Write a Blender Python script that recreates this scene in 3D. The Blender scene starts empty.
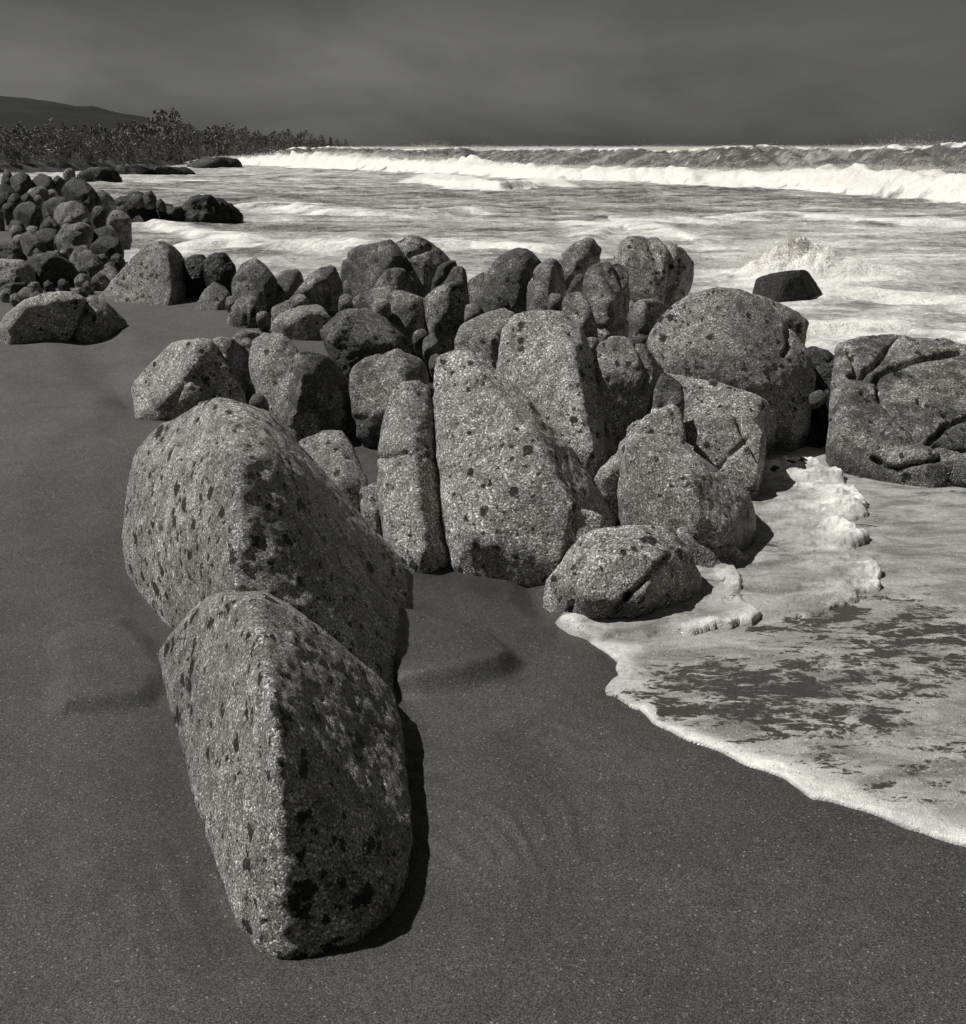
import bpy, bmesh, math, random
import numpy as np
from mathutils import Vector

random.seed(7)
R = math.radians
scene = bpy.context.scene
COL = scene.collection

# ------------------------------------------------------------------ camera
PITCH = R(18.39); FPX = 1098.0; CH = 1.7; CX, CY = 483.0, 512.0
cp, sp = math.cos(PITCH), math.sin(PITCH)
cam_d = bpy.data.cameras.new('camera')
cam_d.sensor_fit = 'VERTICAL'; cam_d.sensor_height = 24.0
cam_d.lens = 24.0 * FPX / 1024.0
cam_d.clip_start = 0.05; cam_d.clip_end = 8000
cam = bpy.data.objects.new('camera', cam_d); COL.objects.link(cam)
cam.location = (0, 0, CH); cam.rotation_euler = (R(90) - PITCH, 0, 0)
scene.camera = cam

def ray(px, py):
    a = (px - CX) / FPX; b = (CY - py) / FPX
    return (a, cp + b * sp, -sp + b * cp)

def at_y(px, py, Y):                  # photo direction met at a distance Y down the beach
    d = ray(px, py); t = Y / d[1]
    return Vector((d[0] * t, Y, CH + d[2] * t))

def at_z(px, py, z):
    d = ray(px, py); t = (z - CH) / d[2]
    return Vector((d[0] * t, d[1] * t, z))

SEA = -0.3

# ------------------------------------------------------------------ noise
def _h(ix, iy, iz, seed):
    n = (ix.astype(np.int64) * 374761393 + iy.astype(np.int64) * 668265263 +
         iz.astype(np.int64) * 2147483647 + seed * 974711) & 0xFFFFFFFF
    n = ((n ^ (n >> 13)) * 1274126177) & 0xFFFFFFFF
    n = ((n ^ (n >> 16)) * 2246822519) & 0xFFFFFFFF
    n = n ^ (n >> 15)
    return (n & 0xFFFFFF) / float(0xFFFFFF)

def vn(P, seed=0):                    # value noise, -1..1
    f = np.floor(P); i = f.astype(np.int64); u = P - f
    u = u * u * u * (u * (u * 6 - 15) + 10)
    r = 0
    for dx in (0, 1):
        wx = u[:, 0] if dx else 1 - u[:, 0]
        for dy in (0, 1):
            wy = u[:, 1] if dy else 1 - u[:, 1]
            for dz in (0, 1):
                wz = u[:, 2] if dz else 1 - u[:, 2]
                r = r + wx * wy * wz * _h(i[:, 0] + dx, i[:, 1] + dy, i[:, 2] + dz, seed)
    return r * 2 - 1

def fbm(P, oct=4, seed=0, gain=0.5, lac=2.03):
    r = 0; a = 1.0; s = 0.0; Q = P.copy()
    for k in range(oct):
        r = r + a * vn(Q + 17.3 * k, seed + k * 31); s += a
        a *= gain; Q = Q * lac
    return r / s

def P3(x, y, z=None):
    return np.stack([x, y, np.zeros_like(x) if z is None else z], axis=-1)

def sstep(a, b, x):
    t = np.clip((x - a) / (b - a), 0, 1)
    return t * t * (3 - 2 * t)

def seg_dist(x, y, pts, closed=False):
    best = np.full(x.shape, 1e9)
    n = len(pts)
    for k in range(n if closed else n - 1):
        ax, ay = pts[k]; bx, by = pts[(k + 1) % n]
        vx, vy = bx - ax, by - ay
        L = vx * vx + vy * vy + 1e-12
        t = np.clip(((x - ax) * vx + (y - ay) * vy) / L, 0, 1)
        best = np.minimum(best, (x - ax - t * vx) ** 2 + (y - ay - t * vy) ** 2)
    return np.sqrt(best)

def poly_sdf(x, y, pts):              # > 0 inside
    d = seg_dist(x, y, pts, True)
    ins = np.zeros(x.shape, bool); n = len(pts)
    for k in range(n):
        ax, ay = pts[k]; bx, by = pts[(k + 1) % n]
        if ay == by: continue
        c = ((ay > y) != (by > y)) & (x < (bx - ax) * (y - ay) / (by - ay) + ax)
        ins ^= c
    return np.where(ins, d, -d)

# ------------------------------------------------------------------ node materials
class NT:
    def __init__(self, tree): self.t = tree
    def n(self, typ, **kw):
        nd = self.t.nodes.new(typ)
        for k, v in kw.items(): setattr(nd, k, v)
        return nd
    def l(self, a, b): self.t.links.new(a, b)
    def val(self, sock, v):
        if isinstance(v, bpy.types.NodeSocket): self.l(v, sock)
        else: sock.default_value = v
    def math(self, op, a, b=0.0, c=0.0, clamp=False):
        nd = self.n('ShaderNodeMath', operation=op, use_clamp=clamp)
        self.val(nd.inputs[0], a); self.val(nd.inputs[1], b); self.val(nd.inputs[2], c)
        return nd.outputs[0]
    def vmath(self, op, a, b=(0, 0, 0), s=1.0):
        nd = self.n('ShaderNodeVectorMath', operation=op)
        self.val(nd.inputs[0], a); self.val(nd.inputs[1], b)
        if op == 'SCALE': self.val(nd.inputs['Scale'], s)
        return nd.outputs['Value'] if op in ('LENGTH', 'DOT_PRODUCT') else nd.outputs[0]
    def rng(self, v, a, b, c=0.0, d=1.0, smooth=True):
        nd = self.n('ShaderNodeMapRange', clamp=True)
        nd.interpolation_type = 'SMOOTHSTEP' if smooth else 'LINEAR'
        self.val(nd.inputs[0], v)
        for k, q in enumerate((a, b, c, d)): self.val(nd.inputs[1 + k], q)
        return nd.outputs[0]
    def noise(self, vec, scale, detail=3.0, rough=0.55, dist=0.0):
        nd = self.n('ShaderNodeTexNoise'); self.val(nd.inputs['Vector'], vec)
        nd.inputs['Scale'].default_value = scale; nd.inputs['Detail'].default_value = detail
        nd.inputs['Roughness'].default_value = rough; nd.inputs['Distortion'].default_value = dist
        return nd.outputs[0]
    def voro(self, vec, scale, feature='F1', rnd=1.0):
        nd = self.n('ShaderNodeTexVoronoi', feature=feature); self.val(nd.inputs['Vector'], vec)
        nd.inputs['Scale'].default_value = scale; nd.inputs['Randomness'].default_value = rnd
        return nd
    def mixf(self, f, a, b):
        nd = self.n('ShaderNodeMix', data_type='FLOAT'); self.val(nd.inputs[0], f)
        self.val(nd.inputs[2], a); self.val(nd.inputs[3], b)
        return nd.outputs[0]
    def tint(self, v, c=(1.0, 0.985, 0.935)):          # grey value -> warm grey colour
        nd = self.n('ShaderNodeCombineXYZ')
        for k in range(3): self.val(nd.inputs[k], self.math('MULTIPLY', v, c[k]))
        return nd.outputs[0]
    def attr(self, name):
        return self.n('ShaderNodeAttribute', attribute_name=name).outputs['Fac']
    def sep(self, v):
        nd = self.n('ShaderNodeSeparateXYZ'); self.l(v, nd.inputs[0]); return nd.outputs

def new_mat(name):
    m = bpy.data.materials.new(name); m.use_nodes = True
    t = m.node_tree; t.nodes.clear(); g = NT(t)
    out = g.n('ShaderNodeOutputMaterial'); b = g.n('ShaderNodeBsdfPrincipled')
    g.l(b.outputs[0], out.inputs['Surface'])
    return m, g, b

def granite(name, tone=1.0, spots=0.3, spot_scale=17.0, grain=70.0, bump=1.0, dark=0.0, contrast=1.0, veins=True):
    m, g, b = new_mat(name)
    co = g.n('ShaderNodeTexCoord').outputs['Object']
    rnd = g.n('ShaderNodeObjectInfo').outputs['Random']
    off = g.n('ShaderNodeCombineXYZ')
    g.l(g.math('MULTIPLY', rnd, 91.7), off.inputs[0]); g.l(g.math('MULTIPLY', rnd, 57.3), off.inputs[1])
    g.l(g.math('MULTIPLY', rnd, 33.1), off.inputs[2])
    v = g.vmath('ADD', co, off.outputs[0])
    vo = g.voro(v, grain)
    cell = g.sep(vo.outputs['Color'])
    vo2 = g.voro(v, grain * 2.6); cell2 = g.sep(vo2.outputs['Color'])
    fine = g.noise(v, grain * 1.1, 4.0, 0.7)
    mid = g.noise(v, 13.0, 5.0, 0.62)
    big = g.noise(v, 1.7, 3.0, 0.5)
    # minerals: dark biotite, grey quartz, pale feldspar crystals
    a = g.rng(cell[0], 0.0, 0.4, 0.35, 1.0)
    br = g.rng(cell[0], 0.80, 0.97, 0.0, 1.3 * contrast)
    br2 = g.rng(cell2[0], 0.82, 0.95, 0.0, 0.9 * contrast)
    dk2 = g.rng(cell2[1], 0.0, 0.3, 0.45, 1.0)
    t = g.math('ADD', g.math('MULTIPLY', a, dk2), g.math('ADD', br, br2))
    t = g.math('MULTIPLY', t, g.rng(fine, 0.3, 0.72, 0.32, 1.75))
    t = g.math('MULTIPLY', t, g.rng(mid, 0.3, 0.7, 0.62, 1.3))
    t = g.math('MULTIPLY', t, g.rng(big, 0.3, 0.7, 0.78, 1.18))
    t = g.math('MULTIPLY', t, g.math('ADD', 0.78, g.math('MULTIPLY', rnd, 0.42)))
    t = g.math('MULTIPLY', t, 0.175 * tone)
    # dark lichen / weathered pits
    wob = g.n('ShaderNodeTexNoise'); g.l(v, wob.inputs['Vector']); wob.inputs['Scale'].default_value = 46.0; wob.inputs['Detail'].default_value = 5.0; wob.inputs['Roughness'].default_value = 0.65
    vv = g.vmath('ADD', v, g.vmath('SCALE', g.vmath('SUBTRACT', wob.outputs['Color'], (0.5, 0.5, 0.5)), s=0.060))
    stm = g.n('ShaderNodeMapping'); g.l(vv, stm.inputs[0]); stm.inputs['Scale'].default_value = (1.0, 0.6, 1.0); stm.inputs['Rotation'].default_value = (0.35, 0.0, 0.0); vv = stm.outputs[0]
    patch = g.noise(v, 2.4, 2.0)
    sm = 0.0
    for sc_, rmax, am in ((spot_scale * 0.85, 0.36, 1.0), (spot_scale * 1.8, 0.34, 0.95)):
        sp_ = g.voro(vv, sc_); pc = g.sep(sp_.outputs['Color'])
        rad = g.rng(g.math('ADD', pc[0], g.math('MULTIPLY', g.math('SUBTRACT', patch, 0.5), 0.9)), 1.0 - spots * am, 1.0, 0.05, rmax + .06, False)
        one = g.rng(g.math('SUBTRACT', rad, sp_.outputs['Distance']), -0.02, 0.06)
        sm = g.math('MAXIMUM', sm, one)
    t = g.math('MULTIPLY', t, g.mixf(sm, 1.0, 0.06))
    damp = g.attr('damp'); t = g.math('MULTIPLY', t, g.mixf(damp, 1.0, 0.42))
    if dark > 0:
        dm = g.rng(g.math('ADD', g.noise(v, 3.3, 5.0, 0.65), g.math('MULTIPLY', big, 0.4)), 0.62 - 0.3 * dark, 0.82 - 0.3 * dark)
        t = g.math('MULTIPLY', t, g.mixf(dm, 1.0, 0.3))
    g.l(g.tint(t), b.inputs['Base Color'])
    g.l(g.mixf(damp, g.rng(cell2[2], 0.75, 0.95, 0.62, 0.30), 0.22), b.inputs['Roughness'])
    b.inputs['Specular IOR Level'].default_value = 0.45
    hgt = g.math('ADD', g.math('MULTIPLY', cell[1], 0.75), g.math('MULTIPLY', fine, 1.5))
    hgt = g.math('SUBTRACT', hgt, g.math('MULTIPLY', vo.outputs['Distance'], 0.5))
    hgt = g.math('ADD', hgt, g.math('MULTIPLY', mid, 2.2))
    hgt = g.math('ADD', hgt, g.math('MULTIPLY', cell2[1], 0.4))
    hgt = g.math('SUBTRACT', hgt, g.math('MULTIPLY', sm, 0.5))
    bp = g.n('ShaderNodeBump'); bp.inputs['Strength'].default_value = 0.9 * min(bump, 1.1)
    bp.inputs['Distance'].default_value = 0.0070 * bump
    g.l(hgt, bp.inputs['Height']); g.l(bp.outputs[0], b.inputs['Normal'])
    return m

M_SPOT = granite('spotted granite', 2.2, 0.86, 17.0, 160.0, 1.0, contrast=1.15)
M_PALE = granite('pale granite', 1.9, 0.40, 19.0, 130.0, 1.0, contrast=1.15)
M_GREY = granite('grey granite', 1.6, 0.22, 18.0, 105.0, 1.0, dark=0.08)
M_PILE = granite('dark weathered granite', 0.85, 0.30, 10.0, 55.0, 1.2, dark=0.55)
M_DARK = granite('dark algae and cave shade rock', 0.11, 0.45, 8.0, 24.0, 1.6, dark=0.6)  # algae on the reef and wet stones; in the cave it paints shade

def mat_sand():
    m, g, b = new_mat('sand')
    v = g.n('ShaderNodeTexCoord').outputs['Object']
    wet = g.attr('wet')
    vo = g.voro(v, 330.0); c = g.sep(vo.outputs['Color'])
    vo2 = g.voro(v, 240.0); c2 = g.sep(vo2.outputs['Color'])
    n1 = g.noise(v, 260.0, 3.0, 0.7); n2 = g.noise(v, 2.0, 4.0, 0.55); n3 = g.noise(v, 14.0, 4.0, 0.6)
    t = g.rng(c[0], 0.0, 1.0, 0.42, 1.58, False)
    t = g.math('MULTIPLY', t, g.rng(n1, 0.3, 0.7, 0.45, 1.6))
    t = g.math('MULTIPLY', t, g.rng(n2, 0.3, 0.7, 0.86, 1.12))
    t = g.math('MULTIPLY', t, g.rng(n3, 0.3, 0.7, 0.93, 1.07))
    t = g.math('ADD', t, g.math('MULTIPLY', g.rng(c2[1], 0.982, 0.997), 2.6))
    t = g.math('MULTIPLY', t, g.mixf(wet, 1.0, 0.68))
    t = g.math('MULTIPLY', t, g.mixf(g.attr('dry'), 1.0, 1.35))
    t = g.math('MULTIPLY', t, 0.069)
    g.l(g.tint(t), b.inputs['Base Color'])
    g.l(g.mixf(wet, 0.75, 0.42), b.inputs['Roughness'])
    b.inputs['Specular IOR Level'].default_value = 0.35
    h = g.math('ADD', g.math('MULTIPLY', c[1], 0.5), g.math('ADD', g.math('MULTIPLY', n1, 0.7), g.math('MULTIPLY', n3, 1.2)))
    bp = g.n('ShaderNodeBump'); g.l(g.mixf(wet, 1.0, 0.35), bp.inputs['Strength']); bp.inputs['Distance'].default_value = 0.0036
    g.l(h, bp.inputs['Height']); g.l(bp.outputs[0], b.inputs['Normal'])
    return m

def mat_foam():
    m, g, b = new_mat('foamy swash water')
    v = g.n('ShaderNodeTexCoord').outputs['Object']
    f = g.attr('foam'); lip = g.attr('lip')
    st = g.n('ShaderNodeMapping'); g.l(v, st.inputs[0]); st.inputs['Rotation'].default_value = (0, 0, R(-16))
    st.inputs['Scale'].default_value = (0.55, 1.25, 1.0)
    na = g.noise(st.outputs[0], 9.0, 6.0, 0.66, 0.5); nb = g.noise(st.outputs[0], 34.0, 4.0, 0.6)
    q = g.math('ADD', f, g.math('ADD', g.math('MULTIPLY', g.math('SUBTRACT', na, 0.5), 2.1), g.math('MULTIPLY', g.math('SUBTRACT', nb, 0.5), 0.5)))
    wob = g.n('ShaderNodeTexNoise'); g.l(v, wob.inputs['Vector']); wob.inputs['Scale'].default_value = 7.0; wob.inputs['Detail'].default_value = 4.0
    vl = g.vmath('ADD', st.outputs[0], g.vmath('SCALE', g.vmath('SUBTRACT', wob.outputs['Color'], (0.5, 0.5, 0.5)), s=0.22))
    lace = g.voro(vl, 13.0, 'DISTANCE_TO_EDGE').outputs['Distance']; lace2 = g.voro(vl, 34.0, 'DISTANCE_TO_EDGE').outputs['Distance']
    q = g.math('SUBTRACT', q, g.math('ADD', g.rng(lace, 0.02, 0.22, -0.07, 0.10), g.rng(lace2, 0.0, 0.2, -0.05, 0.09)))
    mask = g.rng(q, 0.30, 0.52)
    vo = g.voro(v, 190.0); c = g.sep(vo.outputs['Color'])
    nz = g.noise(v, 55.0, 4.0, 0.65); nl = g.noise(st.outputs[0], 6.0, 6.0, 0.66, 0.6)
    fo = g.mixf(lip, g.rng(nl, 0.32, 0.68, 0.16, 0.42), g.rng(nl, 0.3, 0.6, 0.62, 0.9))
    fo = g.math('MULTIPLY', fo, g.rng(nz, 0.2, 0.8, 0.84, 1.14))
    fo = g.math('ADD', fo, g.math('MULTIPLY', g.rng(c[0], 0.95, 0.99), 0.20))
    dk = g.math('MULTIPLY', g.rng(nz, 0.2, 0.8, 0.75, 1.25), 0.058)
    t = g.mixf(mask, dk, fo)
    g.l(g.tint(t), b.inputs['Base Color'])
    g.l(g.mixf(mask, 0.2, g.rng(c[1], 0.96, 0.985, 0.6, 0.1)), b.inputs['Roughness'])
    # bubbles: each a little facet of its own
    geo = g.n('ShaderNodeNewGeometry').outputs['Normal']
    tilt = g.vmath('SCALE', g.vmath('SUBTRACT', vo.outputs['Color'], (0.5, 0.5, 0.5)), s=0.0)
    h = g.math('ADD', g.math('MULTIPLY', nz, 1.0), g.math('ADD', g.math('MULTIPLY', na, 2.2), g.math('MULTIPLY', vo.outputs['Distance'], -0.5)))
    h = g.math('ADD', h, g.math('MULTIPLY', mask, 0.6))
    bp = g.n('ShaderNodeBump'); bp.inputs['Strength'].default_value = 0.5; bp.inputs['Distance'].default_value = 0.007
    g.l(h, bp.inputs['Height'])
    gl = g.rng(c[1], 0.96, 0.985)
    tl = g.vmath('MULTIPLY', g.vmath('SUBTRACT', vo.outputs['Color'], (0.5, 0.95, 0.5)), (1.5, 0.0, 1.5))
    nn = g.n('ShaderNodeVectorMath', operation='MULTIPLY_ADD')
    comb = g.n('ShaderNodeCombineXYZ')
    for k in range(3): g.l(gl, comb.inputs[k])
    g.l(tl, nn.inputs[0]); g.l(comb.outputs[0], nn.inputs[1]); g.l(bp.outputs[0], nn.inputs[2])
    g.l(g.vmath('NORMALIZE', nn.outputs[0]), b.inputs['Normal'])
    b.inputs['Specular IOR Level'].default_value = 0.4
    return m

def mat_sea():
    m, g, b = new_mat('sea water with foam')
    v = g.n('ShaderNodeTexCoord').outputs['Object']
    f = g.attr('foam')
    st = g.n('ShaderNodeMapping'); g.l(v, st.inputs[0]); st.inputs['Scale'].default_value = (0.8, 1.0, 1.0)
    st.inputs['Rotation'].default_value = (0, 0, R(6))
    n1 = g.noise(st.outputs[0], 2.6, 6.0, 0.68, 0.4); n2 = g.noise(st.outputs[0], 0.7, 5.0, 0.65); n3 = g.noise(st.outputs[0], 11.0, 4.0, 0.6)
    q = g.math('ADD', f, g.math('ADD', g.math('MULTIPLY', g.math('SUBTRACT', n1, 0.5), 0.9),
        g.math('ADD', g.math('MULTIPLY', g.math('SUBTRACT', n2, 0.5), 0.7), g.math('MULTIPLY', g.math('SUBTRACT', n3, 0.5), 0.75))))
    mask = g.rng(q, 0.0, 0.85, 0.0, 1.0, False)
    t = g.mixf(g.math('POWER', mask, 1.3), 0.10, 0.82)
    g.l(g.tint(t), b.inputs['Base Color'])
    g.l(g.mixf(mask, 0.16, 0.7), b.inputs['Roughness'])
    b.inputs['Specular IOR Level'].default_value = 0.4
    bp = g.n('ShaderNodeBump'); bp.inputs['Strength'].default_value = 0.8; bp.inputs['Distance'].default_value = 0.14
    g.l(g.math('ADD', n1, g.math('MULTIPLY', n3, 0.35)), bp.inputs['Height']); g.l(bp.outputs[0], b.inputs['Normal'])
    return m

def mat_plain(name, val, rough=0.9, var=0.5, scale=3.0):
    m, g, b = new_mat(name)
    v = g.n('ShaderNodeTexCoord').outputs['Object']
    n = g.noise(v, scale, 5.0, 0.65)
    g.l(g.tint(g.math('MULTIPLY', g.rng(n, 0.3, 0.7, 1 - var, 1 + var), val)), b.inputs['Base Color'])
    b.inputs['Roughness'].default_value = rough; b.inputs['Specular IOR Level'].default_value = 0.2
    return m

M_SAND = mat_sand(); M_FOAM = mat_foam(); M_SEA = mat_sea()
M_HILL = mat_plain('hillside scrub', 0.018, var=0.25, scale=0.02)
M_SHORE = mat_plain('shore rock', 0.045, var=0.7, scale=0.5)
M_SPRAY = mat_plain('white spray', 0.85, var=0.05)

# ------------------------------------------------------------------ mesh helpers
def link_mesh(name, me, mat, smooth=True):
    if mat: me.materials.append(mat)
    if smooth:
        me.polygons.foreach_set('use_smooth', np.ones(len(me.polygons), bool))
    o = bpy.data.objects.new(name, me); COL.objects.link(o)
    return o

def grid_mesh(name, X, Y, Z):
    ny, nx = X.shape
    me = bpy.data.meshes.new(name)
    co = np.stack([X, Y, Z], -1).reshape(-1, 3).astype(np.float32)
    idx = np.arange(ny * nx).reshape(ny, nx)
    q = np.stack([idx[:-1, :-1], idx[:-1, 1:], idx[1:, 1:], idx[1:, :-1]], -1).reshape(-1, 4)
    me.vertices.add(len(co)); me.vertices.foreach_set('co', co.ravel())
    me.loops.add(q.size); me.loops.foreach_set('vertex_index', q.ravel().astype(np.int32))
    me.polygons.add(len(q)); me.polygons.foreach_set('loop_start', np.arange(0, q.size, 4, dtype=np.int32))
    me.update(calc_edges=True); me.validate()
    return me

def raw_mesh(name, co, faces_flat, nper):
    me = bpy.data.meshes.new(name); co = np.asarray(co, np.float32); ff = np.asarray(faces_flat, np.int32).ravel()
    me.vertices.add(len(co)); me.vertices.foreach_set('co', co.ravel())
    me.loops.add(len(ff)); me.loops.foreach_set('vertex_index', ff)
    me.polygons.add(len(ff) // nper); me.polygons.foreach_set('loop_start', np.arange(0, len(ff), nper, dtype=np.int32))
    me.update(calc_edges=True); me.validate()
    return me

def set_attr(me, name, arr):
    a = me.attributes.new(name, 'FLOAT', 'POINT'); a.data.foreach_set('value', np.asarray(arr, np.float32).ravel())

def tag(o, label=None, cat=None, group=None, kind=None):
    if label: o['label'] = label
    if cat: o['category'] = cat
    if group: o['group'] = group
    if kind: o['kind'] = kind
    return o

# ------------------------------------------------------------------ beach height
YL_X = [-60, -14, -10, -4.4, 0.0, 1.0, 8.0]
YL_Y = [34, 32, 25, 12.0, 10.2, 6.9, 6.7]
def zs_base(x, y):
    x = np.asarray(x, float); y = np.asarray(y, float)
    s = sstep(1.4, -0.8, x)
    z = (0.05 * np.clip(y - 5, 0, 4.5) + 0.018 * np.clip(y - 9.5, 0, 20)) * s
    yl = np.interp(x, YL_X, YL_Y)
    return z - np.clip(0.3 * np.clip(y - yl, 0, None), 0, 2.2)

def ground(px, py, floor=SEA):
    """where the photo direction meets the beach (or the sea)"""
    d = ray(px, py)
    Y = np.concatenate([np.arange(1.2, 40, 0.02), np.arange(40, 160, 0.2)])
    t = Y / d[1]; x = d[0] * t; z = CH + d[2] * t
    zz = np.maximum(zs_base(x, Y), floor)
    k = np.where(z <= zz)[0]
    if len(k): return Vector((float(x[k[0]]), float(Y[k[0]]), float(zz[k[0]])))
    return at_z(px, py, floor)

# ------------------------------------------------------------------ outline of the swash on the sand
def gxy(pts): return [tuple(at_z(px, py, 0.0)[:2]) for px, py in pts]
EDGE = [(556,622),(566,632),(582,637),(597,644),(608,652),(616,663),(617,676),(608,688),(607,697),(618,703),(627,710),(641,713),(655,724),(672,731),(688,741),(705,747),
        (722,757),(742,766),(762,776),(782,785),(802,797),(818,807),(840,811),(862,816),(885,825),(905,834),(930,842),(966,851),(1040,868),(1200,905)]
SW = gxy(EDGE) + [(4.5, 1.95), (9.0, 1.9), (12.0, 6.0), (9.0, 8.6), (2.0, 8.6)] + gxy([(770,452),(742,470),(720,520),(640,560),(575,590)])
TONGUE = gxy([(757,624),(775,622),(791,620),(803,616),(816,612),(834,606),(849,602),(856,593),(868,592),(877,589),(884,577),(876,564),(866,556),(854,549),(862,547),(867,543),(862,538),(857,534),(843,527),(838,519),
              (852,520),(862,516),(865,506),(861,500),(854,495),(848,487),(843,480),(832,472),(816,464),(799,460),(740,470),(700,560),(730,600)])
STREAM = gxy([(688,545),(712,555),(726,566),(737,580),(741,592),(746,606),(757,622),(752,629),(740,627),(728,631),(705,631),(690,636),(665,634),(645,639),(620,637),(600,640),(580,636),(560,625),(600,610),(670,590)])
HOLES = gxy([(612,640),(690,640),(757,632),(855,604),(890,590),(975,585),(985,690),(905,700),(850,770),(790,755),(720,712),(650,690),(622,665)])

# ------------------------------------------------------------------ rocks
def hull_mesh(pts):
    bm = bmesh.new()
    for p in pts: bm.verts.new(p)
    r = bmesh.ops.convex_hull(bm, input=bm.verts)
    junk = [e for e in r['geom_interior'] if isinstance(e, bmesh.types.BMVert)] + \
           [e for e in r['geom_unused'] if isinstance(e, bmesh.types.BMVert)]
    if junk: bmesh.ops.delete(bm, geom=list(set(junk)), context='VERTS')
    return bm

FOOT = []        # footprints of the rocks in the sand
def finish_rock(name, hulls, mat, label, voxel, smooth, amp, seed, group=None, cracks=(), inflate=0.6, pit=1.0, chips=0, size=None, joints=0, rough=0.40):
    big = bmesh.new(); rc = random.Random(seed * 7 + 1)
    for pts in hulls:
        h = hull_mesh(pts)
        for kk in range(chips):              # flat fracture faces, corners knocked off
            c = sum((v.co for v in h.verts), Vector()) / len(h.verts)
            if kk % 2 == 0: nrm = Vector((rc.gauss(0, .8), -1, rc.gauss(.35, .45))).normalized(); u_ = rc.uniform(.55, .82)
            else: nrm = Vector((rc.gauss(0, 1), rc.gauss(-.3, .6), rc.gauss(.5, .7))).normalized(); u_ = rc.uniform(.80, .95)
            sup = max((v.co - c).dot(nrm) for v in h.verts)
            bmesh.ops.bisect_plane(h, geom=h.verts[:] + h.edges[:] + h.faces[:], plane_co=c + nrm * sup * u_, plane_no=nrm, clear_outer=True)
            q = [v.co.copy() for v in h.verts]; h.free(); h = hull_mesh(q)
        me_t = bpy.data.meshes.new('tmp'); h.to_mesh(me_t); h.free()
        big.from_mesh(me_t); bpy.data.meshes.remove(me_t)
    bmesh.ops.recalc_face_normals(big, faces=big.faces)
    me0 = bpy.data.meshes.new('tmp_hull'); big.to_mesh(me0); big.free()
    o = bpy.data.objects.new('tmp', me0); COL.objects.link(o)
    md = o.modifiers.new('r', 'REMESH'); md.mode = 'VOXEL'; md.voxel_size = voxel; md.adaptivity = 0.0
    dg = bpy.context.evaluated_depsgraph_get()
    me = bpy.data.meshes.new_from_object(o.evaluated_get(dg))
    bpy.data.objects.remove(o); bpy.data.meshes.remove(me0)
    n = len(me.vertices)
    co = np.empty(n * 3, np.float32); me.vertices.foreach_get('co', co); co = co.reshape(-1, 3).astype(float)
    ed = np.empty(len(me.edges) * 2, np.int32); me.edges.foreach_get('vertices', ed); ed = ed.reshape(-1, 2)
    cnt = np.bincount(ed.ravel(), minlength=n).astype(float)[:, None]
    def lap(c):
        s = np.empty_like(c)
        for k in range(3):
            s[:, k] = np.bincount(ed[:, 0], c[ed[:, 1], k], n) + np.bincount(ed[:, 1], c[ed[:, 0], k], n)
        return s / np.maximum(cnt, 1)
    for _ in range(smooth):
        co = co + 0.6 * (lap(co) - co)
    def normals(c):
        me.vertices.foreach_set('co', c.astype(np.float32).ravel()); me.update()
        nn = np.empty(n * 3, np.float32); me.vertex_normals.foreach_get('vector', nn)
        return nn.reshape(-1, 3).astype(float)
    nv = normals(co)
    S = size if size else 60.0 * voxel                       # about the size of the rock
    q = co / S
    d = amp * S * (0.75 * fbm(q * 1.6, 3, seed) + 0.0)
    # broad spalled facets and knocks
    w = vn(q * 3.1, seed + 5); d += amp * S * 0.28 * np.where(w > 0, w, -0.3 * w)
    d += amp * S * rough * fbm(q * 6.0, 4, seed + 9, 0.62)
    fine = fbm(co * 26.0, 3, seed + 11, 0.6)
    d += pit * 0.005 * fine * min(1.0, 0.012 / max(voxel, 0.008) + 0.4)
    pits = vn(co * 19.0, seed + 41); d -= pit * 0.004 * sstep(0.35, 0.75, pits)
    cen = co.mean(0)
    for kk in range(joints):                 # joints: a thin groove with a small step across it
        jn = Vector((rc.gauss(0, 1), rc.gauss(0, .5), rc.gauss(0, .9))).normalized(); jn = np.array(jn)
        pd = (co - cen) @ jn - rc.uniform(-.22, .22) * S + .05 * S * fbm(q * 3.0, 3, seed + 60 + kk)
        d -= min(.022, .05 * S) * np.exp(-(pd / (1.25 * voxel)) ** 2) * sstep(-.35, .15, vn(q * 2.0, seed + 90 + kk) + .25)
        d += rc.choice((-1, 1)) * .014 * S * np.tanh(pd / (1.5 * voxel))
    co = co + nv * (d + inflate * voxel)[:, None]
    if cracks:
        v = co - np.array([0, 0, CH])
        dep = v[:, 1] * cp - v[:, 2] * sp
        sx = CX + FPX * v[:, 0] / dep; sy = CY - FPX * (v[:, 1] * sp + v[:, 2] * cp) / dep
        jx = 2.2 * vn(co * 9.0, seed + 77); jy = 2.2 * vn(co * 9.0, seed + 78)
        nv = normals(co)
        for pl, wd, dp in cracks:
            dd = seg_dist(sx + jx, sy + jy, pl) * dep / FPX
            co = co - nv * (dp * np.exp(-(dd / wd) ** 2))[:, None]
    org = co.mean(0); org[2] = co[:, 2].min()
    me.vertices.foreach_set('co', (co - org).astype(np.float32).ravel()); me.update()
    ob = link_mesh(name, me, mat); ob.location = org
    me.name = name
    tag(ob, label, 'rock', group)
    damp = np.zeros(n)
    if co[:, 1].min() < 8.5 and co[:, 0].max() > .2:
        hh = co[:, 2] - np.maximum(zs_base(co[:, 0], co[:, 1]), -.1)
        damp = sstep(.16, .05, hh + .05 * fbm(co * 7.0, 3, 401)) * sstep(-.10, 0.02, poly_sdf(co[:, 0], co[:, 1], SW))
    set_attr(me, 'damp', damp)
    low = co[np.abs(co[:, 2] - zs_base(co[:, 0], co[:, 1])) < 0.06]
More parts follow.
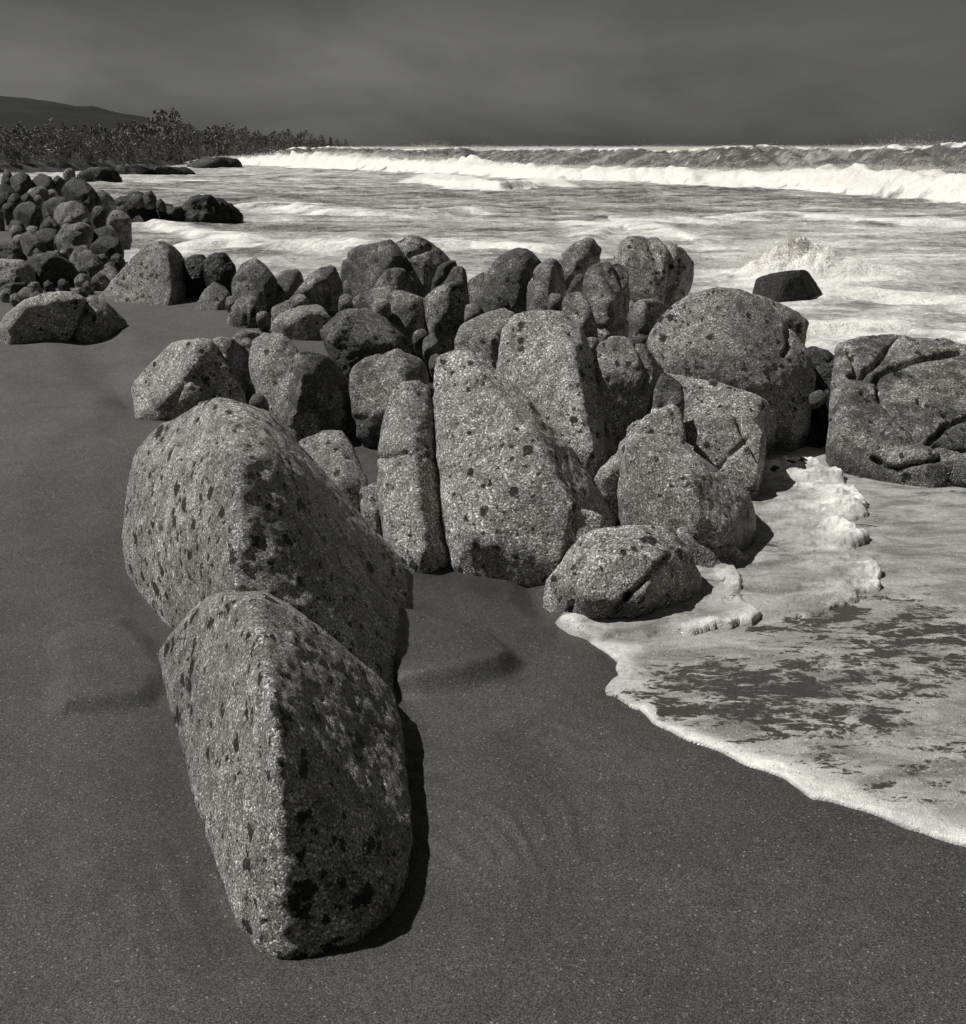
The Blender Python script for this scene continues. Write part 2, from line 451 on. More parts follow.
    if len(low) > 12 and co[:, 1].min() < 9: FOOT.append((ob.name, low[:: max(1, len(low) // 160), :2].copy()))
    return ob

def rock(label, out, base, mat=None, lean=0.6, thick=None, ridge=None, rb=None, lb=None, bulge=0.12, name='boulder',
         smooth=None, amp=0.035, cracks=(), Y=None, group=None, down=0.5, pit=1.0, chips=7, backsh=0.90, joints=None, grow=None, voxel=None):
    rs = random.Random(hash_str(label + str(out[0])))
    if grow is None: grow = 1.035 if Y is None and base > 300 else 1.0
    gx = sum(p[0] for p in out) / len(out); gy = sum(p[1] for p in out) / len(out)
    out = [(gx + (a - gx) * grow, gy + (b - gy) * (grow if b > gy else 1.0)) for a, b in out]
    xs = [p[0] for p in out]; ys = [p[1] for p in out]
    pcx = sum(xs) / len(xs); pcy = sum(ys) / len(ys)
    if Y is None:
        g = ground(pcx, base); Yb, zb = g.y, g.z
    else:
        Yb = Y; zb = at_y(pcx, max(ys), Y).z
    mpp = math.hypot(Yb, CH) / FPX
    W = (max(xs) - min(xs)) * mpp; H = (max(ys) - min(ys)) * mpp
    if thick is None: thick = 0.55 * (W + H) / 2 + 0.1 * W
    if rb is None: rb = 0.20 * W
    if lb is None: lb = 0.16 * W
    def plane(px, py):
        d = ray(px, py)           # Y = Yb + lean*(z - zb)
        k = d[2] / d[1]
        den = 1 - lean * k
        return max(Yb - 0.3, (Yb + lean * (CH - zb)) / den) if den > 0.15 else Yb
    if ridge is None:
        rx = pcx + rs.uniform(-0.12, 0.16) * (max(xs) - min(xs))
        t, bt = min(ys), max(ys)
        ridge = [(rx + rs.uniform(-.06, .06) * (max(xs) - min(xs)), t + (bt - t) * q, bulge * W * f) for q, f in ((0.2, 0.6), (0.45, 1.0), (0.75, .55))]
    rc = sum(r[0] for r in ridge) / len(ridge)
    pts = []; back = []
    for (px, py) in out:
        off = rb * max(0, px - rc) / max(1, max(xs) - rc) if px > rc else lb * max(0, rc - px) / max(1, rc - min(xs))
        y = plane(px, py) + off * 0.8
        p = at_y(px, py, y); pts.append(p)
        if py > max(ys) - 0.28 * (max(ys) - min(ys)):
            pts.append(Vector((p.x, p.y + 0.1, p.z - down)))
        bx = pcx + (px - pcx) * backsh; by = pcy + (py - pcy) * backsh + 0.06 * (max(ys) - min(ys))
        pts.append(at_y(bx, by, y + thick * 0.75 + 0.3 * max(rb, lb)))
        bx = pcx + (px - pcx) * 0.9; by = pcy + (py - pcy) * 0.9 + 0.03 * (max(ys) - min(ys))
        pts.append(at_y(bx, by, y + thick * 0.4))
    for (px, py, f) in ridge:
        pts.append(at_y(px, py, plane(px, py) - f))
    size = max(W, H, thick)
    voxel = voxel or max(size / (95 if Yb < 9 else 50), Yb * 0.0021)
    if smooth is None: smooth = 3 if Yb < 9 else 1
    cracks = [(pl, max(wd * .5, 1.15 * voxel), dp) for pl, wd, dp in cracks]
    return finish_rock(name, [pts], mat or M_GREY, label, voxel, smooth, amp, hash_str(label) % 9973, group, cracks, pit=pit, chips=chips, size=size, joints=(0 if cracks or chips < 3 else 2 if size > .45 and Yb < 12 else 1 if Yb < 14 else 0) if joints is None else joints)

def hash_str(s):
    h = 2166136261
    for ch in s: h = ((h ^ ord(ch)) * 16777619) & 0xFFFFFFFF
    return h

#--ROCKS--
# ---- the two blocks of the big foreground rock
def pz(px, py, z): return at_z(px, py, z)
f2 = [pz(171,636,.10), pz(157,655,0), pz(171,682,0), pz(184,703,0), pz(190,756,0), pz(199,799,0), pz(219,830,0), pz(233,869,0),
      pz(241,920,0), pz(260,946,0), pz(287,957,0), pz(319,950,0), pz(356,935,.01), pz(386,902,.03), pz(403,870,.04), pz(411,832,.05),
      pz(407,783,.06), pz(401,728,.07), pz(391,690,.08),
      pz(258,597,.52), pz(226,592,.46), pz(262,640,.52), pz(271,700,.49), pz(277,760,.41), pz(281,815,.31), pz(285,872,.18), pz(287,925,.06),
      pz(304,618,.42), pz(328,668,.335), pz(342,740,.255), pz(352,800,.175), pz(354,865,.09), pz(354,668,.25), pz(374,682,.17)]
f2 += [Vector((p.x - (.02 if p.z > .03 and p.x > -.5 else 0), p.y + .03, -.3)) for p in f2[:19]]
f2 += [Vector((-0.95, 3.45, .25)), Vector((-.45, 3.35, .1)), Vector((-.7, 3.4, .3))]
f1 = [pz(172,622,0), pz(151,601,0), pz(131,572,0), pz(123,545,.10), pz(125,508,.26), pz(130,470,.42), pz(137,448,.5), pz(161,425,.62), pz(200,403,.76),
      pz(220,400,.80), pz(240,406,.79), pz(262,421,.73), pz(302,466,.56), pz(343,511,.36), pz(377,544,.17), pz(399,560,.05), pz(407,590,.0), pz(404,615,0), pz(386,637,0), pz(382,655,0),
      pz(390,690,0), pz(237,470,.72), pz(241,530,.58), pz(236,585,.45), pz(265,455,.71), pz(294,548,.47), pz(311,618,.31), pz(355,662,.12)]
f1 += [Vector((p.x, p.y + .02, -.3)) for p in (f1[:3] + f1[14:21])]
f1 += [Vector((-1.3, 4.6, .25)), Vector((-1.1, 4.75, .4)), Vector((-.7, 4.9, .2)), Vector((-.9, 4.6, .62)), Vector((-.5, 4.9, -.2)), Vector((-1.4, 4.7, -.2))]
finish_rock('boulder', [f1], M_SPOT, 'tall spotted granite block with a sharp crest, rear half of the big foreground rock', 0.0115, 2, 0.022, 11, inflate=.15, size=1.1, rough=.28)
finish_rock('boulder', [f2], M_SPOT, 'long spotted granite block with a ridge, running down to a blunt nose nearest the camera', 0.0095, 3, 0.018, 12, inflate=.15, size=1.0, rough=.22)

# ---- rocks just behind it
rock('rounded pale boulder with ragged left edge directly behind the crest of the foreground rock',
     [(135,385),(141,374),(160,357),(178,340),(197,336),(212,342),(223,357),(230,376),(245,391),(247,404),(240,425),(215,432),(156,424),(145,412),(141,398)], 428, M_PALE,
     ridge=[(196,345,.02),(191,375,.10),(195,410,.12)], rb=.3)
rock('dark-sided boulder tucked behind the rounded pale one left of the pack',
     [(205,340),(218,335),(232,338),(247,352),(250,368),(248,390),(240,415),(215,415)], 412, M_GREY, rb=.35)
rock('upright grey boulder with a thin pale vein, beside the angular dark one',
     [(249,339),(264,329),(283,333),(296,348),(300,365),(296,390),(285,415),(262,415),(252,400),(249,380)], 418, M_PALE, cracks=[([(276,334),(293,362)], .012, -.008)])
rock('angular pyramid-like rock with dark right face left of the wide upright slabs',
     [(297,352),(312,352),(326,354),(338,365),(352,391),(355,417),(340,430),(312,442),(295,452),(283,432),(276,406),(280,383),(291,368)], 452, M_GREY,
     ridge=[(297,356,.0),(301,385,.16),(303,420,.22),(300,440,.2)], rb=.38, lb=.2, amp=.05)
rock('low pale rock sloping down to the sand between the foreground crest and the slim slab',
     [(290,458),(303,441),(324,432),(342,432),(350,447),(354,473),(358,490),(372,506),(385,530),(393,546),(378,556),(345,535),(310,500)], 552, M_PALE, lean=2.4, thick=.35,
     ridge=[(340,436,.0),(343,470,.1),(362,520,.1)], bulge=.1)
rock('small knob of rock wedged against the left foot of the slim slab',
     [(361,492),(367,483),(378,479),(388,495),(390,520),(386,545),(372,540),(364,515)], 545, M_PALE, lean=1.2, name='stone')
rock('broad-shouldered rock with vertical grain left behind the slim slab',
     [(356,368),(367,357),(398,354),(417,364),(428,380),(425,410),(405,440),(388,447),(376,458),(366,448),(359,415),(355,385)], 458, M_GREY, lean=.5,
     ridge=[(375,362,.02),(388,375,.10),(380,410,.16),(374,440,.12)], rb=.3)
rock('slim upright granite slab with a cross crack standing free of its neighbours',
     [(400,382),(416,380),(428,387),(432,416),(435,452),(440,505),(449,549),(448,564),(436,570),(419,567),(403,553),(390,532),(383,492),(380,456),(383,423),(390,397)], 570, M_PALE, lean=.95, thick=.3,
     ridge=[(410,388,.0),(412,440,.07),(415,500,.08),(425,550,.08)], rb=.14, lb=.12, cracks=[([(378,458),(392,457),(407,453)], .009, .022)], amp=.03, chips=0)
rock('largest wedge-shaped pale slab in the middle of the pack with a dark right face',
     [(439,358),(456,350),(472,351),(489,366),(506,381),(526,399),(546,423),(566,446),(586,472),(602,499),(611,519),(604,555),(553,584),(525,583),(499,578),(472,573),(455,562),(447,532),(442,486),(439,436),(437,386)], 578, M_PALE, lean=1.0, thick=.55,
     ridge=[(468,354,.0),(488,385,.10),(506,408,.16),(536,441,.20),(554,474,.22),(572,505,.2),(560,560,.12),(470,540,.08)], rb=.42, lb=.1, amp=.026, chips=0)
rock('tall leaning granite block with dark right side standing behind the large wedge slab',
     [(505,330),(517,314),(540,311),(563,313),(580,328),(592,359),(601,387),(607,419),(617,446),(606,466),(592,482),(560,470),(520,420),(500,372)], 500, M_PALE, lean=.85, thick=.6,
     ridge=[(560,322,.05),(575,360,.16),(585,410,.2),(594,450,.2)], rb=.35, lb=.1, amp=.026, chips=0)
rock('low rounded rock joined by a crack to the left shoulder of the tall leaning block',
     [(454,338),(461,324),(485,312),(504,307),(517,315),(510,345),(503,372),(490,385),(465,365)], 440, M_PALE, lean=.8, cracks=[([(496,340),(503,368)], .012, .02)])
rock('small pointed stone wedged in the gap right of the large wedge slab',
     [(594,482),(601,468),(610,458),(623,450),(629,459),(631,496),(626,513),(608,505)], 545, M_PALE, lean=.5, rb=.2, name='stone')
rock('small pale knob between the large wedge slab and the cracked front rock',
     [(560,514),(570,506),(586,507),(604,516),(613,527),(605,560),(575,560),(560,534)], 588, M_PALE, lean=.7, name='stone')
rock('squat front rock with two diagonal cracks at the edge of the foam',
     [(547,599),(550,579),(570,549),(588,533),(603,528),(636,526),(659,527),(673,536),(687,552),(699,580),(700,602),(680,613),(640,617),(606,619),(567,618),(552,614)], 618, M_PALE, lean=.75, thick=.5,
     ridge=[(602,532,.03),(596,560,.12),(585,600,.12),(655,560,.10),(640,600,.12)], rb=.2, lb=.18,
     cracks=[([(590,536),(577,575),(567,616)], .012, .028), ([(668,556),(640,585),(615,612)], .010, .030)], amp=.03, chips=0)
rock('large smooth rock with a shaded left hollow right of the cracked front rock',
     [(620,452),(636,434),(666,436),(696,456),(726,476),(746,496),(752,520),(747,552),(715,545),(680,540),(640,530),(622,500)], 572, M_PALE, lean=.9, thick=.6,
     ridge=[(636,440,.06),(690,480,.14),(700,515,.16),(722,535,.10)], rb=.3, lb=.28, amp=.028, chips=0)
rock('low ledge under the large smooth rock, cut off by a crack and washed by foam',
     [(676,522),(700,532),(738,548),(750,556),(746,574),(741,583),(719,571),(693,554),(680,545)], 580, M_PALE, lean=.7, thick=.35)
rock('massive domed boulder highest on the right of the pack',
     [(651,343),(656,330),(673,309),(693,295),(716,289),(740,291),(766,303),(782,320),(787,338),(806,352),(812,376),(808,403),(793,427),(784,412),(752,396),(719,385),(689,380),(662,372)], 468, M_PALE, lean=.9, thick=1.0,
     ridge=[(735,300,.04),(728,330,.10),(745,355,.12),(765,385,.08),(700,350,.06)], rb=.25, lb=.2, amp=.022,
     cracks=[([(786,318),(790,345),(783,356)], .014, .03)], chips=0)
rock('block with a flat dark face carrying the massive domed boulder along a long crack',
     [(662,374),(689,381),(719,386),(752,397),(776,411),(779,428),(771,450),(762,468),(740,470),(690,440),(668,410)], 482, M_PALE, lean=.45, thick=.8, ridge=[(735,400,.10),(745,430,.16),(750,455,.16)], amp=.02)
rock('pale angular block standing in the foam under the flat dark face',
     [(681,422),(713,413),(752,412),(764,430),(762,466),(756,494),(742,495),(726,478),(697,456),(682,438)], 508, M_PALE, lean=.6, thick=.5, ridge=[(735,420,.05),(738,450,.12),(750,480,.08)], rb=.25)
rock('rounded shoulder rock behind the right edge of the massive domed boulder',
     [(740,300),(755,292),(772,302),(796,312),(807,322),(806,342),(790,360),(760,350)], 425, M_PALE, lean=.6)
rock('pale leaning boulder between the tall leaning block and the massive dome',
     [(592,354),(600,342),(611,335),(623,335),(649,353),(660,370),(656,384),(641,410),(622,437),(612,440),(607,403),(600,376)], 490, M_PALE, lean=.6, thick=.45, ridge=[(630,350,.04),(640,370,.12),(628,400,.12)], rb=.3,
     cracks=[([(636,345),(650,375),(640,395)], .01, .02)])
rock('small dark wedge filling the crack between the pale leaning boulder and the dome',
     [(655,388),(663,371),(679,379),(684,404),(676,420),(658,412)], 488, M_GREY, lean=.4, name='stone')
rock('low cracked block below the pale leaning boulder, above the hollowed smooth rock',
     [(619,440),(630,422),(640,412),(669,400),(680,410),(684,436),(672,450),(640,446)], 520, M_PALE, lean=.6, cracks=[([(620,436),(645,412),(668,402)], .01, .02)])
# ---- upper pack
rock('egg-shaped upright boulder just left of the twin-topped skyline boulder',
     [(581,290),(588,268),(602,259),(619,256),(630,266),(631,296),(624,328),(609,336),(596,325),(586,310)], 420, M_GREY, lean=.4, ridge=[(606,264,.03),(612,290,.12),(610,318,.12)], rb=.25)
rock('slim rock leaning on the left of the egg-shaped upright boulder',
     [(560,304),(566,292),(580,289),(590,304),(598,330),(601,355),(588,352),(570,325)], 440, M_GREY, lean=.5)
rock('tall skyline boulder with a pale lit front face, left half of the twin top',
     [(614,255),(622,241),(640,233),(656,237),(664,248),(664,280),(661,301),(640,312),(622,300)], 385, M_PALE, lean=.35, ridge=[(640,240,.02),(655,262,.10),(650,290,.12)], rb=.18, lb=.3)
rock('dark-sided skyline boulder, right half of the twin top above the sea',
     [(657,243),(672,243),(683,249),(692,262),(691,280),(680,301),(660,303),(655,275)], 380, M_PALE, lean=.35, ridge=[(672,250,.04),(676,275,.06)], rb=.3)
rock('boulder with a black shaded hollow below the twin-topped skyline boulder',
     [(629,305),(640,298),(656,297),(669,308),(660,324),(654,342),(645,353),(632,345)], 410, M_GREY, lean=.3, rb=.3)
rock('narrow skyline rock with a rounded cap between two taller peaks',
     [(557,263),(566,252),(580,240),(591,239),(602,251),(600,262),(586,272),(580,292),(563,294),(557,278)], 372, M_GREY, lean=.35)
rock('peaked skyline boulder at the centre of the pack',
     [(486,272),(500,255),(517,245),(531,250),(541,264),(536,290),(525,311),(500,310),(487,296)], 378, M_GREY, lean=.4, ridge=[(514,250,.02),(517,275,.1),(512,300,.1)], joints=0, chips=2)
rock('upright dark-sided rock leaning against the right of the central peaked boulder',
     [(527,284),(538,264),(549,257),(559,264),(564,285),(552,312),(533,316)], 392, M_GREY, lean=.4, rb=.28)
rock('small tilted stone on the skyline left of the central peaked boulder',
     [(462,300),(468,279),(484,270),(490,278),(486,300),(472,309)], 370, M_GREY, lean=.4, name='stone')
rock('half-hidden stone in the notch below the small tilted skyline stone',
     [(468,310),(480,298),(500,295),(512,305),(508,325),(480,330)], 400, M_PILE, lean=.5, name='stone')
rock('broad flat-topped boulder at the left end of the skyline hump',
     [(340,264),(355,249),(380,241),(397,241),(412,256),(412,285),(385,300),(350,295)], 366, M_GREY, lean=.55)
rock('highest rounded boulder on the skyline hump',
     [(394,244),(411,234),(429,241),(443,253),(450,262),(438,285),(415,290),(400,275)], 364, M_GREY, lean=.5, cracks=[([(412,256),(430,248)], .02, .02)])
rock('two-lobed rounded rock at the right end of the skyline hump',
     [(432,284),(440,264),(454,258),(465,268),(467,292),(456,302),(440,300)], 376, M_GREY, lean=.4, cracks=[([(437,284),(450,270),(462,262)], .016, .025)])
rock('small round stone in front of the flat-topped skyline boulder',
     [(344,279),(352,264),(366,262),(374,278),(367,294),(352,295)], 360, M_GREY, lean=.5, name='stone')
rock('rounded rock in front of the highest skyline boulder',
     [(374,287),(387,270),(404,268),(416,282),(418,298),(400,306),(382,302)], 372, M_GREY, lean=.5)
rock('long sloping rock with a dark hollow at its right end below the skyline hump',
     [(354,299),(372,290),(392,288),(412,295),(429,303),(435,320),(430,337),(401,334),(372,318)], 390, M_GREY, lean=.9, rb=.35)
rock('upright rock with angular top below the right end of the skyline hump',
     [(425,298),(443,282),(457,276),(466,292),(468,314),(456,333),(440,329),(430,312)], 392, M_GREY, lean=.4)
rock('wide dome-shaped rock with dark right flank above the broad-shouldered rock',
     [(322,330),(341,312),(366,307),(387,320),(404,338),(411,357),(402,372),(360,374),(334,355)], 420, M_GREY, lean=.7, ridge=[(362,312,.02),(372,335,.14),(365,358,.14)], rb=.35, cracks=[([(355,365),(385,360),(408,357)], .012, .015)])
rock('little stone beside the sand pocket right of the wide dome',
     [(407,340),(420,333),(436,335),(441,350),(424,358),(410,352)], 385, M_GREY, lean=.6, name='stone')
# ---- left of the pack
rock('upright cracked stone at the inner edge of the sand bay',
     [(229,319),(236,300),(247,289),(260,289),(266,305),(261,324),(244,328),(232,326)], 328, M_GREY, lean=.4, cracks=[([(246,290),(245,326)], .014, .02)], name='stone')
rock('peaked stone with split right side behind the inner edge of the sand bay',
     [(231,284),(242,264),(253,256),(264,264),(274,280),(270,296),(250,300),(236,298)], 316, M_GREY, lean=.4)
rock('square-shouldered grey stone left of the flat-faced rock with dark notch',
     [(269,289),(276,276),(284,270),(298,270),(302,278),(293,297),(278,300)], 314, M_GREY, lean=.4, rb=.25)
rock('flat-faced rock with a dark notch in its right side at the back of the pack',
     [(289,300),(306,281),(320,265),(334,265),(342,284),(338,298),(320,308),(298,306)], 322, M_GREY, lean=.6, rb=.35, ridge=[(318,270,.02),(321,285,.1),(310,300,.1)])
rock('smooth oval stone lying in front of the square-shouldered one',
     [(263,320),(275,303),(292,298),(300,306),(287,320),(270,326)], 328, M_GREY, lean=.6, name='stone')
rock('rounded spotted rock with a pale band beside the inner sand pocket',
     [(273,325),(280,315),(297,308),(318,304),(332,320),(326,340),(300,342),(282,338)], 345, M_PALE, lean=.8, cracks=[([(300,310),(318,322)], .015, -.012)])
rock('low stone half sunk in sand at the left foot of the upright veined boulder',
     [(226,345),(238,332),(250,330),(262,334),(258,345),(240,352)], 352, M_GREY, lean=1.0, name='stone')
rock('pointed stone on the sand right of the big conical boulder',
     [(195,309),(204,291),(214,281),(225,288),(237,306),(222,311)], 311, M_GREY, lean=.6, name='stone')
rock('big conical boulder with bright left and dark right flank at the head of the sand',
     [(100,297),(116,281),(131,260),(145,245),(158,241),(172,246),(184,263),(191,288),(184,300),(162,303),(130,304),(109,303)], 304, M_PALE, lean=.55, ridge=[(157,246,.05),(160,268,.25),(164,292,.3)], rb=.7, lb=.3, cracks=[([(118,284),(127,292)], .03, .03)], chips=2)
rock('black algae-covered stone right behind the conical boulder',
     [(183,263),(190,256),(205,254),(210,270),(205,284),(188,284)], 300, M_DARK, lean=.4, name='stone')
rock('rounded black wet stone between the conical boulder and the split peaked stone',
     [(203,262),(212,254),(225,253),(234,266),(230,281),(210,285)], 302, M_DARK, lean=.4, name='stone')
rock('wide low spotted boulder at the left edge of the sand',
     [(-14,344),(0,328),(8,318),(25,302),(46,295),(70,293),(84,299),(74,318),(58,330),(35,341),(11,348)], 346, M_PALE, lean=.9, thick=.9, joints=0, chips=3)
rock('dark rounded rock on the sand right of the wide low spotted boulder',
     [(62,320),(74,306),(91,296),(106,303),(124,322),(116,331),(95,334),(70,336)], 335, M_GREY, lean=.7, ridge=[(88,303,.05),(92,322,.2)], rb=.4, joints=0, chips=3)
# ---- the jointed outcrop right of the swash
rock('broad low outcrop of grey bedrock right of the swash, cut by long diagonal cracks',
     [(838,347),(848,342),(861,338),(887,335),(903,338),(923,343),(944,341),(964,347),(1010,352),(1040,380),(1040,470),(985,484),(958,480),(949,477),(936,497),(920,494),(898,484),(875,477),(848,466),(834,454),(829,418),(833,380)], 486, M_GREY, lean=2.2, thick=.5,
     ridge=[(850,385,.10),(845,420,.16),(880,440,.14),(925,462,.18),(905,390,.02),(950,385,.10),(950,425,.05),(935,480,.08),(990,420,.1)], chips=0, joints=0, rb=.10, lb=.05, backsh=.95, amp=.022, voxel=.0115, grow=1.0,
     cracks=[([(861,374),(880,357),(899,341)], .024, .061), ([(849,352),(855,370)], .024, .040), ([(850,374),(861,374),(872,379),(890,368),(924,358),(960,351)], .024, .076),
             ([(878,378),(880,402),(905,424),(926,440),(941,450)], .024, .051), ([(926,440),(957,421),(975,414)], .024, .061), ([(918,402),(940,412),(957,421)], .024, .035),
             ([(872,459),(884,466),(897,470),(925,461),(947,456),(970,454)], .024, .056), ([(862,392),(880,401)], .024, .040), ([(935,443),(948,450),(975,456)], .024, .051), ([(895,372),(925,388),(970,398)], .024, .025)])
# ---- rocks right of the swash
G = M_GREY
rock('long pale slab slanting between two dark seams on top of the right-hand outcrop',
     [(861,375),(880,357),(897,342),(903,337),(923,342),(923,354),(898,364),(873,379)], 462, M_PALE, lean=1.3, thick=.5, chips=0, joints=1, rb=.06, lb=.06, backsh=.95, bulge=.06)
rock('small dark cap rock at the top right of the right-hand outcrop',
     [(923,346),(932,341),(944,338),(961,345),(965,354),(950,358),(926,359)], 458, M_PALE, lean=1.2, thick=.5, chips=0, joints=1, rb=.06, lb=.06, backsh=.95, bulge=.06)
rock('lowest rock of the right-hand outcrop where the water runs off at the picture edge',
     [(935,446),(955,450),(985,456),(1015,465),(1015,490),(985,492),(958,480),(949,476),(945,462)], 492, M_GREY, lean=.9, thick=.5, chips=0, joints=1, rb=.06, lb=.06, backsh=.95, bulge=.06)
rock('dark wet rock above the cave between the massive dome and the right-hand outcrop',
     [(800,352),(812,346),(826,351),(843,372),(838,388),(824,398),(806,398),(798,380)], 440, M_PILE, lean=.5, thick=.7)
rock('small round stone stuck in the mouth of the dark cave',
     [(811,394),(816,390),(825,391),(828,398),(822,404),(814,403)], 455, M_GREY, lean=.3, name='stone', thick=.12, down=.05)
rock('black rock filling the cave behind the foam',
     [(790,390),(830,390),(838,420),(835,460),(812,466),(785,462),(783,425)], 448, M_DARK, lean=.25, thick=.5)  # near-black colour stands in for the shade deep in the cave
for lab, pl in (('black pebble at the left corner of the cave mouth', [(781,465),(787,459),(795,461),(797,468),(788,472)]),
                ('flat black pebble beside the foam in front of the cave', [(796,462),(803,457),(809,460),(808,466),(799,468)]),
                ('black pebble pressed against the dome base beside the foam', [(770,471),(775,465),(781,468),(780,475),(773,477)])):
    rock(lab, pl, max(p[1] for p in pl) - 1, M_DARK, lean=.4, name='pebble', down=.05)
rock('lone wet black-topped rock in the surf with a splash behind it',
     [(753,292),(757,278),(770,274),(790,271),(806,270),(814,282),(825,299),(812,303),(790,304),(768,297)], 303, granite('wet surf rock', .5, .5, 9, 40, 1.3, dark=.7), lean=.35, thick=.9, name='rock')
# ---- dark reef out in the water
for lab, pl in (('jagged left part of the black reef in the water', [(104,222),(108,206),(122,200),(138,196),(152,204),(160,214),(160,226),(130,228)]),
                ('low middle part of the black reef in the water', [(148,226),(152,209),(165,205),(182,207),(190,216),(186,227)]),
                ('highest domed right part of the black reef, round like a bun', [(176,226),(180,208),(196,198),(210,195),(220,197),(234,207),(244,216),(243,226),(210,227)])):
    rock(lab, pl, 226, M_DARK, lean=.3, name='reef_rock', amp=.16, pit=14, down=.8)
for lab, pl in (('round knob on the left of the black reef', [(131,203),(136,195),(143,195),(145,204),(138,208)]),
                ('tallest knob on the black reef', [(142,203),(145,193),(151,191),(156,198),(155,206),(147,208)]),
                ('small knob beside the tallest one on the black reef', [(155,206),(159,198),(164,203),(165,210),(158,210)])):
    rock(lab, pl, 226.5, M_PILE, lean=.3, name='stone', chips=2, down=.03)
# ---- the dark boulder pile on the left
PY = [165, 180, 200, 220, 240, 260, 280, 300, 320, 345]
PD = [30, 26, 22, 19, 16.3, 14, 12.4, 11.1, 10.3, 9.4]
def pile(lab, pl, mat=None, **k):
    k.setdefault('joints', 0)
    b = max(p[1] for p in pl); near = k.pop('near', 0.0)
    rock(lab, pl, b, mat or M_PILE, lean=k.pop('lean', .4), Y=float(np.interp(b, PY, PD)) * (1 - near), down=.35, name=k.pop('name', 'boulder'), amp=k.pop('amp', .05), pit=2, **k)
pile('large dark tilted boulder leaning right at the top of the left pile', [(60,189),(73,177),(82,179),(94,191),(98,200),(93,216),(79,208),(69,199)], rb=.6)
pile('small pale stone on the very top of the left pile', [(63,172),(68,169),(73,168),(74,178),(67,181)], M_GREY, name='stone')
pile('dark overhung boulder left of the large tilted one', [(51,180),(56,175),(66,180),(62,194),(50,194)])
pile('blocky boulder on the crest of the left pile', [(31,182),(40,173),(51,177),(51,194),(35,195)])
pile('sharp pointed rock at the left crest of the pile', [(2,182),(6,169),(12,178),(17,187),(8,192)], rb=.4)
pile('broad dark boulder behind the sharp pointed rock', [(10,178),(18,172),(28,173),(33,184),(28,196),(14,196)])
pile('dark boulder at the left edge below the sharp pointed rock', [(-8,190),(0,185),(9,185),(17,194),(12,203),(-6,202)])
pile('small round stone below the crest near the left edge', [(8,200),(15,192),(21,200),(20,209),(10,210)], name='stone')
pile('small egg-shaped stone below the blocky crest boulder', [(19,200),(26,192),(33,199),(30,207),(21,208)], name='stone')
pile('rounded brow stone below the blocky crest boulder', [(27,193),(38,185),(48,190),(48,203),(30,204)], M_GREY)
pile('round banded boulder in the middle of the left pile', [(14,212),(20,204),(30,201),(39,208),(40,222),(28,228),(16,222)], M_PILE)
pile('long flattened stone above the pale loaf-like boulder', [(41,205),(56,197),(69,199),(71,206),(58,214),(45,212)])
pile('pale loaf-shaped boulder under the large tilted one', [(53,210),(64,203),(76,201),(84,207),(90,215),(90,226),(64,228),(54,219)], M_GREY)
pile('small triangular stone left of the pale loaf-like boulder', [(40,226),(50,216),(60,226),(54,232),(42,232)], name='stone')
pile('grey stone under the round banded boulder', [(9,224),(14,219),(22,223),(26,234),(14,239)], name='stone')
pile('flat pale stone under the triangular one', [(22,231),(30,225),(38,227),(38,236),(25,238)], M_GREY, name='stone')
pile('tapered flat boulder left of the smooth oval boulder', [(33,235),(44,229),(58,230),(58,238),(46,246),(36,243)])
pile('cone-shaped dark stone near the left edge halfway down the pile', [(17,240),(22,234),(30,233),(44,244),(44,252),(24,253)], M_GREY)
pile('smooth oval boulder with a crease in the middle of the pile', [(54,238),(63,228),(84,222),(93,228),(90,237),(78,246),(64,252)], M_GREY, rb=.3)
pile('rounded wedge boulder above the striped round one near the water', [(86,239),(94,231),(106,226),(114,234),(108,245),(94,249)])
pile('round dark-striped boulder nearest the water', [(88,251),(93,243),(101,237),(111,235),(120,241),(123,250),(115,263),(103,265)], M_PILE)
pile('spotted boulder with a black underside below the oval one', [(70,258),(76,247),(86,245),(96,256),(102,266),(90,276),(75,268)], M_GREY)
pile('wide dark slab sloping right in the lower pile', [(25,262),(36,255),(50,254),(67,260),(83,280),(70,287),(45,285),(30,278)])
pile('dark half-buried boulder at the left edge above the pale loaf', [(-10,250),(0,240),(18,247),(27,258),(26,268),(-8,270)])
pile('pale spotted loaf-like boulder at the left edge of the picture', [(-12,272),(0,259),(22,260),(36,268),(36,282),(18,290),(-10,292)], M_PALE)
pile('dark undercut stone beneath the pale spotted loaf at the left edge', [(-6,290),(10,284),(26,283),(34,290),(22,300),(0,302)])
pile('rounded stone left of the big conical boulder foot', [(96,277),(103,268),(110,265),(117,270),(118,282),(104,290)], M_GREY, name='stone')
pile('round pebble-like stone under the large tilted boulder', [(92,212),(97,206),(102,206),(107,213),(100,219),(93,217)], name='stone')
pile('pale sloping stone between the left pile and the black reef', [(94,194),(101,190),(108,194),(116,203),(110,214),(98,206)], M_GREY)
pile('rough wet boulder joining the pile to the black reef', [(106,219),(113,212),(122,211),(130,218),(127,228),(110,228)], M_GREY)
HIDDEN = set([0, 1, 2, 3, 5, 6, 8, 13, 14, 15, 16, 17, 18, 19, 20, 21, 22, 23, 24, 26, 28, 29, 31, 32, 34, 36, 38, 40, 41, 42, 46, 47, 48, 49, 53, 54, 55, 60, 61, 63, 64, 65, 67, 68, 70, 71, 72, 75, 78, 79, 80, 81, 84, 85, 86, 87, 90, 92, 93, 94])      # places buried behind the big boulders
fr = random.Random(21); placed = []
